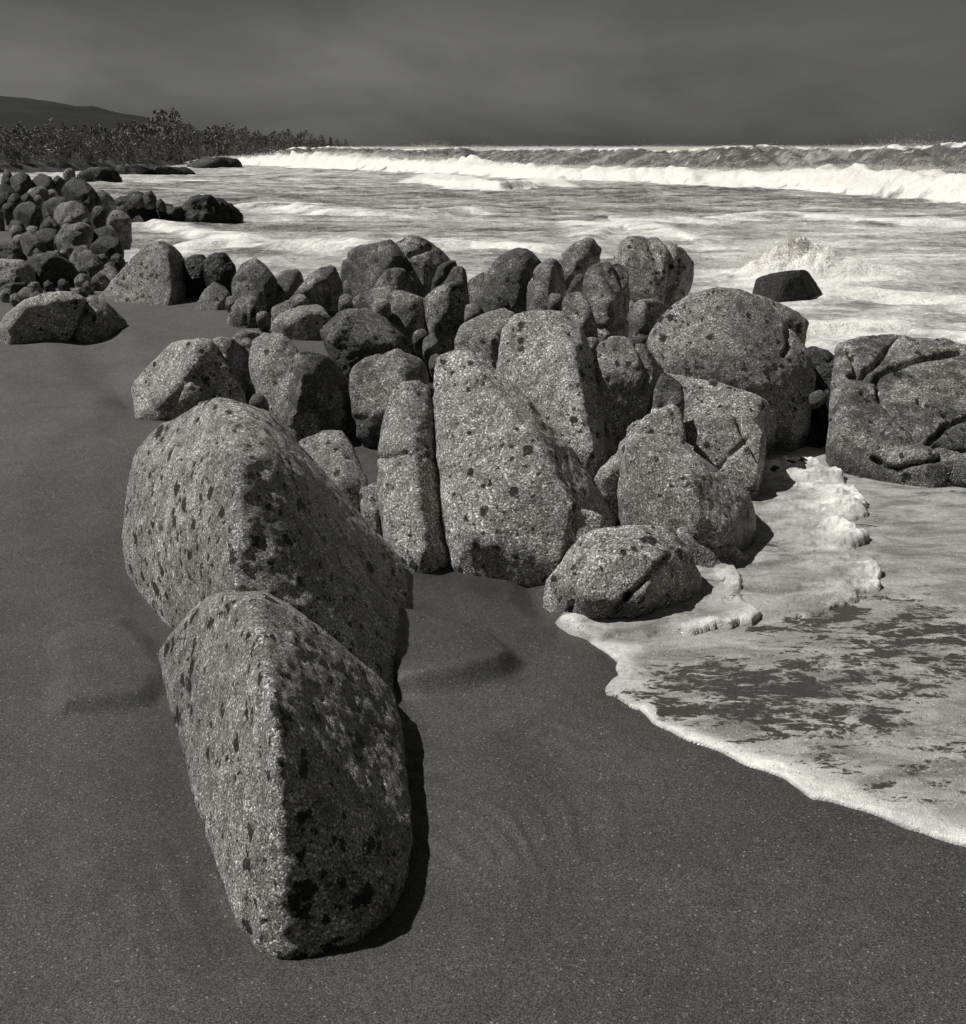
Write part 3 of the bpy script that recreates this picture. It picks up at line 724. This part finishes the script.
while len(placed) < 95:
    y = fr.uniform(184, 300); lim = np.interp(y, [180, 200, 225, 260, 285, 300], [88, 96, 112, 118, 126, 60])
    x = fr.uniform(-25, lim); w = fr.uniform(3.2, 6.0) * np.interp(y, [180, 300], [.8, 1.6])
    if any((x - a) ** 2 + ((y - b) * 1.4) ** 2 < (.95 * (w + c)) ** 2 for a, b, c in placed) and fr.random() < .93: continue
    placed.append((x, y, w))
    n = 8; pl = [(x + w * fr.uniform(.75, 1.25) * math.cos(2 * math.pi * i / n), y + .75 * w * fr.uniform(.75, 1.25) * math.sin(2 * math.pi * i / n)) for i in range(n)]
    mt = fr.choice([M_PILE, M_GREY, M_GREY])
    if len(placed) - 1 in HIDDEN: continue
    pile('small dark stone wedged between the boulders of the left pile', pl, mt, name='stone', group='small stones in the left boulder pile', chips=8, near=.04)

for lab_xy in [(430,344,9,400),(436,362,7,415),(420,336,8,392),(474,312,9,400),(556,300,8,410),(590,345,9,440),
               (648,330,9,410),(640,352,8,430),(676,402,9,500),(258,402,9,440),(300,300,7,330),(262,316,6,335),(345,300,8,370),(382,306,8,385),(232,302,6,322),]:
    x, y, w, bs = lab_xy; fr = random.Random(x * 31 + y)
    pl = [(x + w * fr.uniform(.75, 1.25) * math.cos(2 * math.pi * i / 8), y + w * fr.uniform(.75, 1.2) * math.sin(2 * math.pi * i / 8)) for i in range(8)]
    rock('small grey stone jammed in a gap between the boulders of the main pack', pl, bs, M_GREY, lean=.4, name='stone', group='small stones in the gaps of the main pack', joints=0, chips=5, down=.1)
# ---- low rocks at the foot of the headland
for lab, pl in (('low dark islet in front of the wooded headland', [(75,181),(78,174),(92,169),(113,170),(123,179),(118,182)]),
                ('dark rock ledge running out from the wooded headland into the water', [(108,175),(116,162),(150,164),(182,169),(202,174),(190,176)]),
                ('dark rocks off the headland, farther out than the ledge', [(184,167),(200,159),(222,162),(240,165),(236,168)])):
    rock(lab, pl, max(p[1] for p in pl), M_PILE if lab[0] == 't' else M_DARK, lean=.3, name='reef_rock', amp=.14, pit=25, down=.6, Y=float(at_z(pl[0][0], max(p[1] for p in pl), SEA).y))

def sand_height(x, y):
    z = zs_base(x, y)
    z = z + 0.020 * fbm(P3(x * 0.9, y * 0.9), 3, 3) + 0.006 * fbm(P3(x * 3.5, y * 3.5), 3, 4)
    return z

def ny_rows(a, b, n):
    return a * (b / a) ** (np.arange(n) / (n - 1))

# ------------------------------------------------------------------ sand
t = np.concatenate([np.linspace(-7, -0.85, 24)[:-1], np.linspace(-0.85, 0.85, 760), np.linspace(0.85, 7, 24)[1:]])
yr = np.concatenate([[-12, -8, -5, -3, -2, -1, -.2, .4, .8, 1.1], ny_rows(1.3, 14, 820), ny_rows(14, 120, 60)[1:]])
Yg = np.repeat(yr[:, None], len(t), 1)
wid = np.maximum(yr, 0.6) + 1.0
Xg = t[None, :] * wid[:, None]
x = Xg.ravel(); y = Yg.ravel()
z = sand_height(x, y)
# sand bar between the foreground rock and the pack, little scarps cut by the backwash
def mound(px, h, w, ex=1.0):
    global z
    z = z + h * sstep(-w, w * ex, poly_sdf(x + 0.02 * vn(P3(x * 6, y * 6), 5), y + 0.02 * vn(P3(x * 6, y * 6), 6), gxy(px)))
mound([(372,640),(392,612),(425,618),(460,630),(492,645),(515,664),(502,676),(470,684),(430,686),(395,690)], 0.055, 0.045)
mound([(395,690),(470,690),(520,700),(500,720),(440,740),(410,745)], -0.022, 0.08)
mound([(60,640),(120,622),(150,642),(172,668),(150,700),(60,720)], 0.034, 0.045)
mound([(0,470),(60,440),(120,448),(126,540),(60,560),(0,560)], 0.03, 0.16)
mound([(60,330),(110,350),(132,380),(128,420),(95,400),(70,370)], -0.05, 0.16)
mound([(518,560),(548,590),(556,622),(544,620),(525,600)], -0.03, 0.06)
near = (y < 8.5) & (y > 1.2)
xi, yi = x[near], y[near]
sc = np.full(xi.shape, 9.0)
for nm, pts in FOOT:
    if pts[:, 1].min() > 8: continue
    bx0, by0 = pts.min(0) - 0.6; bx1, by1 = pts.max(0) + 0.6
    k = np.where((xi > bx0) & (xi < bx1) & (yi > by0) & (yi < by1))[0]
    if len(k) == 0: continue
    dd = np.full(len(k), 81.0)
    for qx, qy in pts: dd = np.minimum(dd, (xi[k] - qx) ** 2 + (yi[k] - qy) ** 2)
    sc[k] = np.minimum(sc[k], np.sqrt(dd))
scour = np.full(x.shape, 9.0); scour[near] = sc
sd_sw = poly_sdf(x, y, SW); dryland = sstep(0.0, -0.06, sd_sw)
z = np.where(sd_sw > -.06, sand_height(x, y) + (z - sand_height(x, y)) * dryland, z)
z = z - 0.022 * np.exp(-(scour / 0.10) ** 2) * (0.6 + 0.4 * vn(P3(x * 2.5, y * 2.5), 8)) + 0.010 * np.exp(-((scour - 0.26) / 0.10) ** 2) * dryland
# faint flow lines fanning round the nose of the foreground rock
nx0, ny0 = at_z(330, 900, 0)[:2]
ang = np.arctan2(y - ny0, x - nx0); rad = np.hypot(x - nx0, y - ny0)
fl = sstep(nx0 - .05, nx0 + .12, x) * vn(P3(ang * 2.0 + 3, rad * 34 + 2.2 * vn(P3(x * 3, y * 3), 15)), 12) * sstep(0.15, 0.4, rad) * sstep(1.3, 0.6, rad)
fl2 = vn(P3(x * 26 + y * 14, y * 4 - x * 3), 14) * np.exp(-(((x - at_z(190, 890, 0).x) / .35) ** 2 + ((y - at_z(190, 890, 0).y) / .22) ** 2))
z = z + 0.0045 * fl * sstep(-0.4, 0.4, vn(P3(x * 1.6, y * 1.6), 13)) + 0.0050 * fl2
wet = np.exp(-np.clip(-sd_sw, 0, None) / 0.22)
wet = np.maximum(wet, sstep(3.15, 3.7, y + 0.25 * vn(P3(x * 2, y * 2), 21)) * sstep(-0.75, -0.5, x) * sstep(1.5, 1.2, x))
wet = np.maximum(wet, 0.75 * np.exp(-(scour / 0.16) ** 2))
wet = np.maximum(wet, 0.6 * sstep(-1.2, -.6, x) * sstep(4.6, 5.6, y + 0.5 * vn(P3(x * 1.1, y * 1.1), 22)))
me = grid_mesh('sand', Xg, Yg, z.reshape(Xg.shape)); set_attr(me, 'wet', np.clip(wet, 0, 1)); set_attr(me, 'dry', sstep(4.0, 7.0, y + .5 * fbm(P3(x * .8, y * .8), 3, 23)) * sstep(-.4, -1.6, x) * .9)
tag(link_mesh('sand', me, M_SAND), kind='structure')

# ------------------------------------------------------------------ swash sheet
yr = ny_rows(1.9, 9.0, 620); t = np.concatenate([np.linspace(0.02, 1.0, 560), np.linspace(1.0, 2.9, 160)[1:]])
Yg = np.repeat(yr[:, None], len(t), 1); Xg = t[None, :] * (yr[:, None] * 0.62 + 0.55)
x = Xg.ravel(); y = Yg.ravel()
jx = 0.020 * vn(P3(x * 7, y * 7), 31) + 0.012 * vn(P3(x * 17, y * 17), 32); jy = 0.020 * vn(P3(x * 7, y * 7), 33) + 0.012 * vn(P3(x * 17, y * 17), 34)
zs = sand_height(x, y)
d = poly_sdf(x + jx * .7, y + jy * .7, SW)
dt = poly_sdf(x + jx * 1.3, y + jy * 1.3, TONGUE); ds = poly_sdf(x + jx, y + jy, STREAM)
def edge(d, h, w): return np.where(d > 0, h * np.sqrt(np.clip(1 - (1 - np.clip(d / w, 0, 1)) ** 2, 0, 1)), np.maximum(d * 1.2, -0.05))
front = at_z(700, 747, 0)
th = edge(d, 0.007, 0.03)
lumps = fbm(P3(x * 9, y * 9), 5, 41, .62)
lipw = 0.075 + 0.05 * vn(P3(x * 3, y * 3), 43) + 0.03 * vn(P3(x * 11, y * 11), 44)
lip = np.clip(np.exp(-(np.clip(d, 0, None) / lipw) ** 2) * 1.25, 0, 1) * sstep(0, .004, d)
lip *= sstep(0.3, 0.6, x) * (1 - sstep(0.5, 0.9, y - 4.6))
th = th + lip * 0.008 * (0.7 + lumps)
tl = edge(dt, 0.024, 0.06) * (dt > 0)
tlip = np.exp(-((np.clip(dt, 0, None) - .03) / 0.26) ** 2) * (dt > 0) * (.7 + .7 * sstep(-.25, .35, fbm(P3(x * 4 + y * 2, y * 7), 4, 56, .6))) * sstep(1.30, 1.75, x + .12 * vn(P3(x * 3, y * 3), 47))
th = th + np.where(dt > 0, tl * (0.75 + 0.5 * lumps) + 0.024 * tlip * (0.8 + 1.6 * lumps), 0)
sl = edge(ds, 0.022, 0.05) * (ds > 0)
slip = np.exp(-(np.clip(ds, 0, None) / 0.075) ** 2) * (ds > 0) * sstep(-.4, .2, vn(P3(x * 5, y * 5), 48) + .3)
th = th + np.where(ds > 0, sl * (0.8 + 0.5 * lumps) + .012 * slip * (1 + lumps), 0)
th = th + np.where(d > 0.02, 0.004 * fbm(P3(x * 3.2, y * 5), 4, 50), 0) * sstep(0.02, .2, d)
th = np.where(d > 0.02, np.maximum(th, 0.004), th)
hole = sstep(-0.12, 0.2, poly_sdf(x + jx * 3, y + jy * 3, HOLES)) * (1 - sstep(-.01, .02, np.maximum(dt, ds)))
foam = 0.84 - 0.37 * hole + 0.60 * fbm(P3(x * 1.3 + y * .5, y * 2.2), 4, 52) * (1 - 0.3 * hole)
foam = np.where(dt > 0, np.maximum(foam, 0.72 + .5 * fbm(P3(x * 2.5, y * 2.5), 3, 53)), foam)
foam = np.maximum(foam, 1.5 * np.maximum(lip, np.maximum(tlip, slip)))
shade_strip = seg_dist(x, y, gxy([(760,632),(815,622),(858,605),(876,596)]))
foam = foam - 0.40 * np.exp(-(shade_strip / 0.07) ** 2) * (np.maximum(dt, ds) < 0)  # painted shade: foam thinned and darkened below the tongue's front edge
lipall = np.clip(np.maximum(lip, np.maximum(.95 * tlip, .8 * slip)) * (0.75 + 0.5 * fbm(P3(x * 6, y * 6), 3, 54)), 0, 1)
keepz = zs + th
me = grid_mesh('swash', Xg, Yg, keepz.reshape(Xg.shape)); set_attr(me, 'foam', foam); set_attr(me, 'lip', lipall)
bm = bmesh.new(); bm.from_mesh(me); bm.verts.ensure_lookup_table()
bad = d < -0.03
bmesh.ops.delete(bm, geom=[v for v in bm.verts if bad[v.index]], context='VERTS'); bm.to_mesh(me); bm.free()
tag(link_mesh('swash_water', me, M_FOAM), kind='structure')

# ------------------------------------------------------------------ sea
t = np.concatenate([np.linspace(-3, -0.6, 30)[:-1], np.linspace(-0.6, 0.6, 640), np.linspace(0.6, 3, 30)[1:]])
yr = np.concatenate([ny_rows(7.0, 330, 900), ny_rows(330, 5000, 30)[1:]])
Yg = np.repeat(yr[:, None], len(t), 1); Xg = t[None, :] * (yr[:, None] + 1)
x = Xg.ravel(); y = Yg.ravel()
grow = sstep(9, 60, y)
z = SEA + (0.04 + 0.12 * grow) * fbm(P3(x * 0.35, y * 0.8), 4, 61) + 0.05 * fbm(P3(x * 1.6, y * 3.0), 3, 62)
foam = 0.47 + 0.22 * fbm(P3(x * 0.16 + 5, y * 0.24), 5, 63, .6) + 0.42 * fbm(P3(x * 0.6 + .8 * vn(P3(x * .3, y * .3), 66), y * 1.1), 5, 64, .6) - 0.16 * sstep(24, 45, y) * sstep(75, 50, y)
CREST = []
def wave(px, H, front, back, ffront, fback, famt, seed, jag=0.15, fade=3.0, crest=False, Ys=None):
    global z, foam
    if Ys is None: P = [tuple(at_z(a, b, SEA)[:2]) for a, b in px]
    else: P = [tuple(at_y(a, 150, Yv)[:2]) for (a, _), Yv in zip(px, Ys)]
    P.sort(); xs = [p[0] for p in P]; ys = [p[1] for p in P]
    yl = np.interp(x, xs, ys)
    sl = np.gradient(np.array(ys), np.array(xs)); m = np.interp(x, xs, sl)
    cs = np.maximum(1 / np.sqrt(1 + m * m), .33)
    wob = fbm(P3(x * 0.25, x * 0 + seed), 4, seed, .6)
    yy = yl + wob * front * 1.6
    d = (yy - y) * cs
    Hh = np.interp(x, xs, H) if isinstance(H, list) else H
    Hh = Hh * (1 + 0.35 * fbm(P3(x * 0.22, x * 0 + 3), 3, seed + 1)) * (1 + jag * fbm(P3(x * 1.3, y * .6), 3, seed + 2))
    ends = sstep(xs[0] - fade, xs[0], x) * sstep(xs[-1] + fade, xs[-1], x)
    prof = np.where(d > 0, 1 - sstep(0, front, d), np.exp(np.clip(d, -60, 0) / back)) * ends
    z = z + Hh * prof
    turb = fbm(P3(x * 1.4, y * 1.4), 4, seed + 3, .6)
    fz = sstep(front + ffront, (front + ffront) * 0.5 - .3, d + turb * min(front, 2.0)) * sstep(-fback * 1.6, -fback * .5, d + turb * fback * .6) * ends
    if famt >= 1: foam = np.maximum(foam, foam * (1 - np.clip(fz * famt, 0, 1)) + famt * fz * 1.35)
    else: foam = foam + .8 * famt * fz * (.7 + 1.3 * fbm(P3(x * .9, y * 1.6), 4, seed + 4, .6))
    z = z + 0.16 * Hh * fz * turb * min(1, famt)
    if crest: CREST.append((xs, ys, H, seed))
    return d, ends
# rear swell: dark face, white spilling crest
d2, e2 = wave([(330,0),(520,0),(640,0),(780,0),(966,0),(1200,0)], [1.9,1.9,1.9,1.95,2.0,2.0], 7.0, 14, -6.2, 5.0, 1.0, 71, .10, 20, True, Ys=[190,150,118,98,80,62])
foam = np.where((d2 > 0.9) & (d2 < 9) & (e2 > .3), np.minimum(foam, 0.10 + .35 * fbm(P3(x * .5, y * .5), 4, 70)), foam)
# main breaker
wave([(215,164),(330,168),(430,173),(545,179),(640,182),(780,187),(860,194),(966,200),(1200,214)], [.7,1.4,1.1,.8,.72,.85,1.15,1.1,1.1], 1.5, 6.0, .6, 3.2, 1.15, 72, .35, 6, True)
wave([(425,181),(455,187),(500,190),(550,186)], [.2,.35,.35,.2], 1.0, 5, .5, 5, 1.1, 73, .3, 2)
# lesser ones inside
wave([(190,250),(230,247),(280,250),(345,253)], 0.136, .5, 1.5, .4, 0.8, 0.72, 74, .4, .7)
wave([(150,225),(205,238),(245,243)], 0.110, .4, 1.2, .4, 0.64, 0.59, 75, .4, .7)
wave([(330,246),(395,252),(470,247),(540,250)], 0.119, .5, 1.5, .4, 0.88, 0.59, 76, .4, .7)
wave([(250,207),(330,213),(430,216),(470,214)], 0.17, .8, 3.0, .8, 1.76, 0.51, 77, .4, 1.5)
wave([(590,240),(625,228),(672,232),(690,240)], .07, .5, 1.6, .4, 1.6, .8, 78, .4, .6)
wave([(690,222),(800,217),(900,222),(1000,226)], .12, .7, 3.0, .6, 1.4, .4, 79, .4, 1.5)
wave([(800,337),(860,331),(910,331),(1000,345)], .07, .3, 1.0, .3, .5, .55, 80, .4, .5)
wave([(820,300),(880,296),(970,306)], .06, .3, 1.2, .3, .6, .45, 81, .4, .7)
# wash round the surf rock and along the rocks of the pack
bx, by = at_z(797, 283, SEA)[:2]
rr_ = np.hypot(x - bx, (y - by) * .8)
foam = foam + 0.55 * np.exp(-(rr_ / 1.3) ** 2) * (0.7 + .8 * fbm(P3(x * 2, y * 2), 3, 85))
sx_, sy_ = at_z(812, 285, SEA)[:2]; sy_ += 1.2
g_ = np.exp(-(((x - sx_) / .75) ** 2 + ((y - sy_) / .55) ** 2))
z = z + 0.36 * g_ * (1 + 0.9 * fbm(P3(x * 3.5, y * 3.5), 4, 86, .6)); foam = np.maximum(foam, 1.2 * sstep(.08, .4, g_ + .4 * fbm(P3(x * 3, y * 3), 4, 87, .6)))
g2 = np.exp(-(((x - sx_ - .9) / 1.2) ** 2 + ((y - sy_ + .1) / .6) ** 2)); z = z + .22 * g2; foam = foam + .35 * g2 * (1 + 1.5 * fbm(P3(x * 1.5, y * 5), 4, 89))
foam = foam + 0.10 * sstep(13.5, 10.5, y) * (0.6 + .8 * fbm(P3(x * 1.2, y * 2.0), 4, 88))
me = grid_mesh('sea', Xg, Yg, z.reshape(Xg.shape)); set_attr(me, 'foam', foam)
tag(link_mesh('sea', me, M_SEA), kind='structure')

# ------------------------------------------------------------------ spray torn off the breakers: a cloud of droplets
def droplets(C, S):
    n = len(C); base = np.array([[1,1,1],[1,-1,-1],[-1,1,-1],[-1,-1,1]], float)
    co = (C[:, None, :] + base[None] * S[:, None, None]).reshape(-1, 3)
    f = np.array([[0,1,2],[0,3,1],[0,2,3],[1,3,2]])
    return co, (np.arange(n)[:, None, None] * 4 + f[None]).reshape(-1, 3)
rg = np.random.default_rng(5)
Cs = []; Ss = []
for (xs, ys, H, seed), n in zip(CREST, (60000, 60000)):
    u = rg.uniform(xs[0], xs[-1], n) if False else None
    # even along the length of the wave as it is seen
    k = rg.uniform(0, len(xs) - 1, n); i = np.floor(k).astype(int).clip(0, len(xs) - 2); fr = k - i
    xa, ya = np.array(xs), np.array(ys)
    X = xa[i] * (1 - fr) + xa[i + 1] * fr; Yv = ya[i] * (1 - fr) + ya[i + 1] * fr
    Ha = np.array(H); hh = Ha[i] * (1 - fr) + Ha[i + 1] * fr
    gust = 0.25 + 1.1 * sstep(-.1, .6, fbm(P3(X * .25, Yv * .12), 3, seed + 9))
    X = X + rg.normal(0, 1.0, n); Yv = Yv + 1.5 + rg.normal(0, 1.2, n)
    Z = SEA + hh * rg.uniform(.75, 1.05, n) + rg.exponential(.20, n) * gust
    Cs.append(np.stack([X, Yv, Z], -1)); Ss.append(rg.uniform(.005, .015, n) * Yv / 90)
co, f = droplets(np.concatenate(Cs), np.concatenate(Ss))
tag(link_mesh('spray', raw_mesh('spray', co, f, 3), M_SPRAY, False), kind='stuff')
n = 16000
an = rg.uniform(0, 2 * np.pi, n); ra = np.abs(rg.normal(0, .5, n))
C = np.stack([sx_ + ra * np.cos(an) * 1.0 - .05, sy_ + ra * np.sin(an) * .5, SEA + .1 + np.abs(rg.normal(0, .34, n)) * np.exp(-ra * .8)], -1)
co, f = droplets(C, rg.uniform(.002, .006, n))
tag(link_mesh('splash', raw_mesh('splash', co, f, 3), M_SPRAY, False), kind='stuff')

# ------------------------------------------------------------------ headland, wood and hill
SH = [(-500,70),(-250,78),(-100,86),(0,92),(60,96),(115,106),(160,125),(200,150),(250,205),(300,290),(345,420),(365,520)]
sp_px = np.array([p[0] for p in SH], float); sp_y = np.array([p[1] for p in SH], float)
def shore(px):
    Yv = np.interp(px, sp_px, sp_y); p = [at_y(a, 150, b) for a, b in zip(np.atleast_1d(px), np.atleast_1d(Yv))]
    return np.array([q.x for q in p]), np.atleast_1d(Yv)
su = np.linspace(-500, 365, 220); sxx, syy = shore(su)
inl = np.concatenate([[-6, -2, 0, 1.5, 3, 5, 8, 12, 18, 26, 36, 50, 70, 100, 140, 200]])
Xg = sxx[:, None] - 0.55 * inl[None] ; Yg = syy[:, None] + 0.83 * inl[None]
def land_z(X, Y, I):
    return SEA - .9 + 1.5 * sstep(-5, 3, I) + 1.2 * sstep(2, 25, I) + 2.2 * sstep(20, 140, I) + .9 * fbm(P3(X * .16, Y * .16), 4, 91).reshape(X.shape) * sstep(-2, 6, I)
I = np.repeat(inl[None], len(su), 0)
Zg = land_z(Xg.ravel(), Yg.ravel(), I.ravel()).reshape(Xg.shape)
tag(link_mesh('headland', grid_mesh('headland', Xg, Yg, Zg), M_SHORE), kind='structure')

SKY_PX = [-500,-100,0,60,110,140,172,195,230,270,300,325,345,365]
SKY_PY = [120,126,130,127,129,124,117,125,130,131,134,138,141,145]
verts = []; faces = []; vc = 0
rt = random.Random(3)
for k in range(1500):
    px = rt.uniform(-330, 362) if k % 4 else rt.uniform(90, 362)
    i_ = rt.uniform(0.0, 1) ** 2.0 * (46 if px < 150 else 70) + 1.2
    X, Yv = shore(np.array([px])); X = X[0] - .55 * i_; Yv = Yv[0] + .83 * i_
    gz = float(land_z(np.array([X]), np.array([Yv]), np.array([i_]))[0])
    pxx = CX + FPX * X / (Yv * cp)
    top = at_y(pxx, np.interp(pxx, SKY_PX, SKY_PY), Yv).z
    h = (top - gz) * rt.uniform(.2, 1.0) * min(1, .35 + i_ / 14) if rt.random() < .85 else (top - gz) * rt.uniform(.9, 1.12)
    h *= .62 + .55 * (.5 + .5 * math.sin(px * .11 + 1.3 * math.sin(px * .037)))
    h = max(h, .7); w = h * rt.uniform(.2, .38)
    tr = h * .03
    for q in range(4):
        a = q * math.pi / 2
        verts.append((X + tr * math.cos(a), Yv + tr * math.sin(a), gz - .3))
    for q in range(4):
        a = q * math.pi / 2
        verts.append((X + tr * .3 * math.cos(a), Yv + tr * .3 * math.sin(a), gz + h * .85))
    for q in range(4): faces.append((vc + q, vc + (q + 1) % 4, vc + 4 + (q + 1) % 4, vc + 4 + q))
    vc += 8
    lean = rt.uniform(-.15, .15) * h; low = rt.uniform(.0, .2)
    for q in range(150):
        f = rt.random(); zz = gz + h * (low + (1 - low) * f)
        rad = w * math.sqrt(max(0.03, 1 - (2 * f - .9) ** 2)) * rt.random() ** .5
        a = rt.uniform(0, 6.283)
        c = Vector((X + lean * f + rad * math.cos(a), Yv + rad * math.sin(a), zz))
        s = h * rt.uniform(.02, .045)
        u = Vector((rt.gauss(0, 1), rt.gauss(0, 1), rt.gauss(0, .4))).normalized() * s
        v = Vector((rt.gauss(0, .6), rt.gauss(0, .6), rt.gauss(0, 1.2))).normalized() * s * 1.15
        for e in (-u - v, u - v * .6, u * .7 + v, -u * .8 + v * .7): verts.append(tuple(c + e))
        faces.append((vc, vc + 1, vc + 2, vc + 3)); vc += 4
M_LEAF = mat_plain('coastal scrub foliage', .18, var=.5, scale=.55)
tag(link_mesh('woodland', raw_mesh('woodland', verts, faces, 4), M_LEAF, False), kind='stuff')

HP = [(-700,60),(-300,80),(-100,90),(0,95),(50,101),(90,106),(120,114),(150,122),(185,130),(230,137),(300,143),(400,149)]
hu = np.linspace(-700, 400, 160); hz = np.interp(hu, [p[0] for p in HP], [p[1] for p in HP])
hv = np.linspace(-1, 1, 40)
Xg = np.zeros((160, 40)); Yg = np.zeros((160, 40)); Zg = np.zeros((160, 40))
for i in range(160):
    p = at_y(hu[i], hz[i], 1000)
    for j, q in enumerate(hv):
        Xg[i, j] = p.x; Yg[i, j] = 1000 + q * 420; Zg[i, j] = -2 + (p.z + 2) * (1 - q * q) ** 1.2
Zg += (7 * fbm(P3(Xg.ravel() * .012, Yg.ravel() * .012), 5, 95, .6)).reshape(Zg.shape) * np.clip(Zg / 30, 0, 1) - .0
tag(link_mesh('hill', grid_mesh('hill', Xg, Yg, Zg), M_HILL), kind='structure')

# ------------------------------------------------------------------ light
EL = R(55)
SUN = Vector((-1.0, 0.22, 0.0)).normalized() * math.cos(EL); SUN.z = math.sin(EL)
ld = bpy.data.lights.new('sun', 'SUN'); ld.energy = 4.2; ld.angle = R(0.5); ld.color = (1.0, 0.985, 0.95)
lo = bpy.data.objects.new('sun', ld); COL.objects.link(lo); lo.location = (-20, -8, 25)
lo.rotation_euler = (-SUN).to_track_quat('-Z', 'Y').to_euler()

w = bpy.data.worlds.new('World'); scene.world = w; w.use_nodes = True
w.node_tree.nodes.clear(); g = NT(w.node_tree)
sky = g.n('ShaderNodeTexSky'); sky.sky_type = 'NISHITA'; sky.sun_disc = False
sky.sun_elevation = EL; sky.sun_rotation = math.atan2(SUN.x, SUN.y)
bw = g.n('ShaderNodeRGBToBW'); g.l(sky.outputs[0], bw.inputs[0])
dirv = g.n('ShaderNodeTexCoord').outputs['Generated']
xyz = g.sep(dirv)
mp = g.n('ShaderNodeMapping'); g.l(dirv, mp.inputs[0]); mp.inputs['Scale'].default_value = (1.0, 1.0, 3.0)
n1 = g.noise(mp.outputs[0], 4.2, 4.0, 0.5, 0.5); n2 = g.noise(mp.outputs[0], 7.0, 4.0, 0.55, 0.2)
# a dark bank of sea fog and cloud in front of the sky
cl = g.math('MULTIPLY', g.rng(n1, 0.32, 0.68, 0.84, 1.24), g.rng(n2, 0.3, 0.7, 0.96, 1.04))
fog = g.math('POWER', g.math('MAXIMUM', bw.outputs[0], 0.001), 0.35)
# paler, thinner part of the bank a little left of straight ahead
patch = g.math('EXPONENT', g.math('MULTIPLY', g.math('ADD', g.math('POWER', g.math('DIVIDE', g.math('ADD', xyz[0], 0.16), 0.42), 2.0), g.math('POWER', g.math('DIVIDE', g.math('SUBTRACT', xyz[2], 0.062), 0.055), 2.0)), -1.0))
cl = g.math('MULTIPLY', cl, g.math('ADD', 0.84, g.math('MULTIPLY', patch, 0.62)))
val = g.math('MULTIPLY', g.math('MULTIPLY', fog, cl), 0.55)
bg = g.n('ShaderNodeBackground'); g.l(g.tint(val), bg.inputs[0]); bg.inputs[1].default_value = 0.10
wo = g.n('ShaderNodeOutputWorld'); g.l(bg.outputs[0], wo.inputs[0])

vs = scene.view_settings
vs.view_transform = 'Standard'; vs.look = 'None'; vs.gamma = 1.0; vs.use_curve_mapping = False; vs.exposure = 0.0
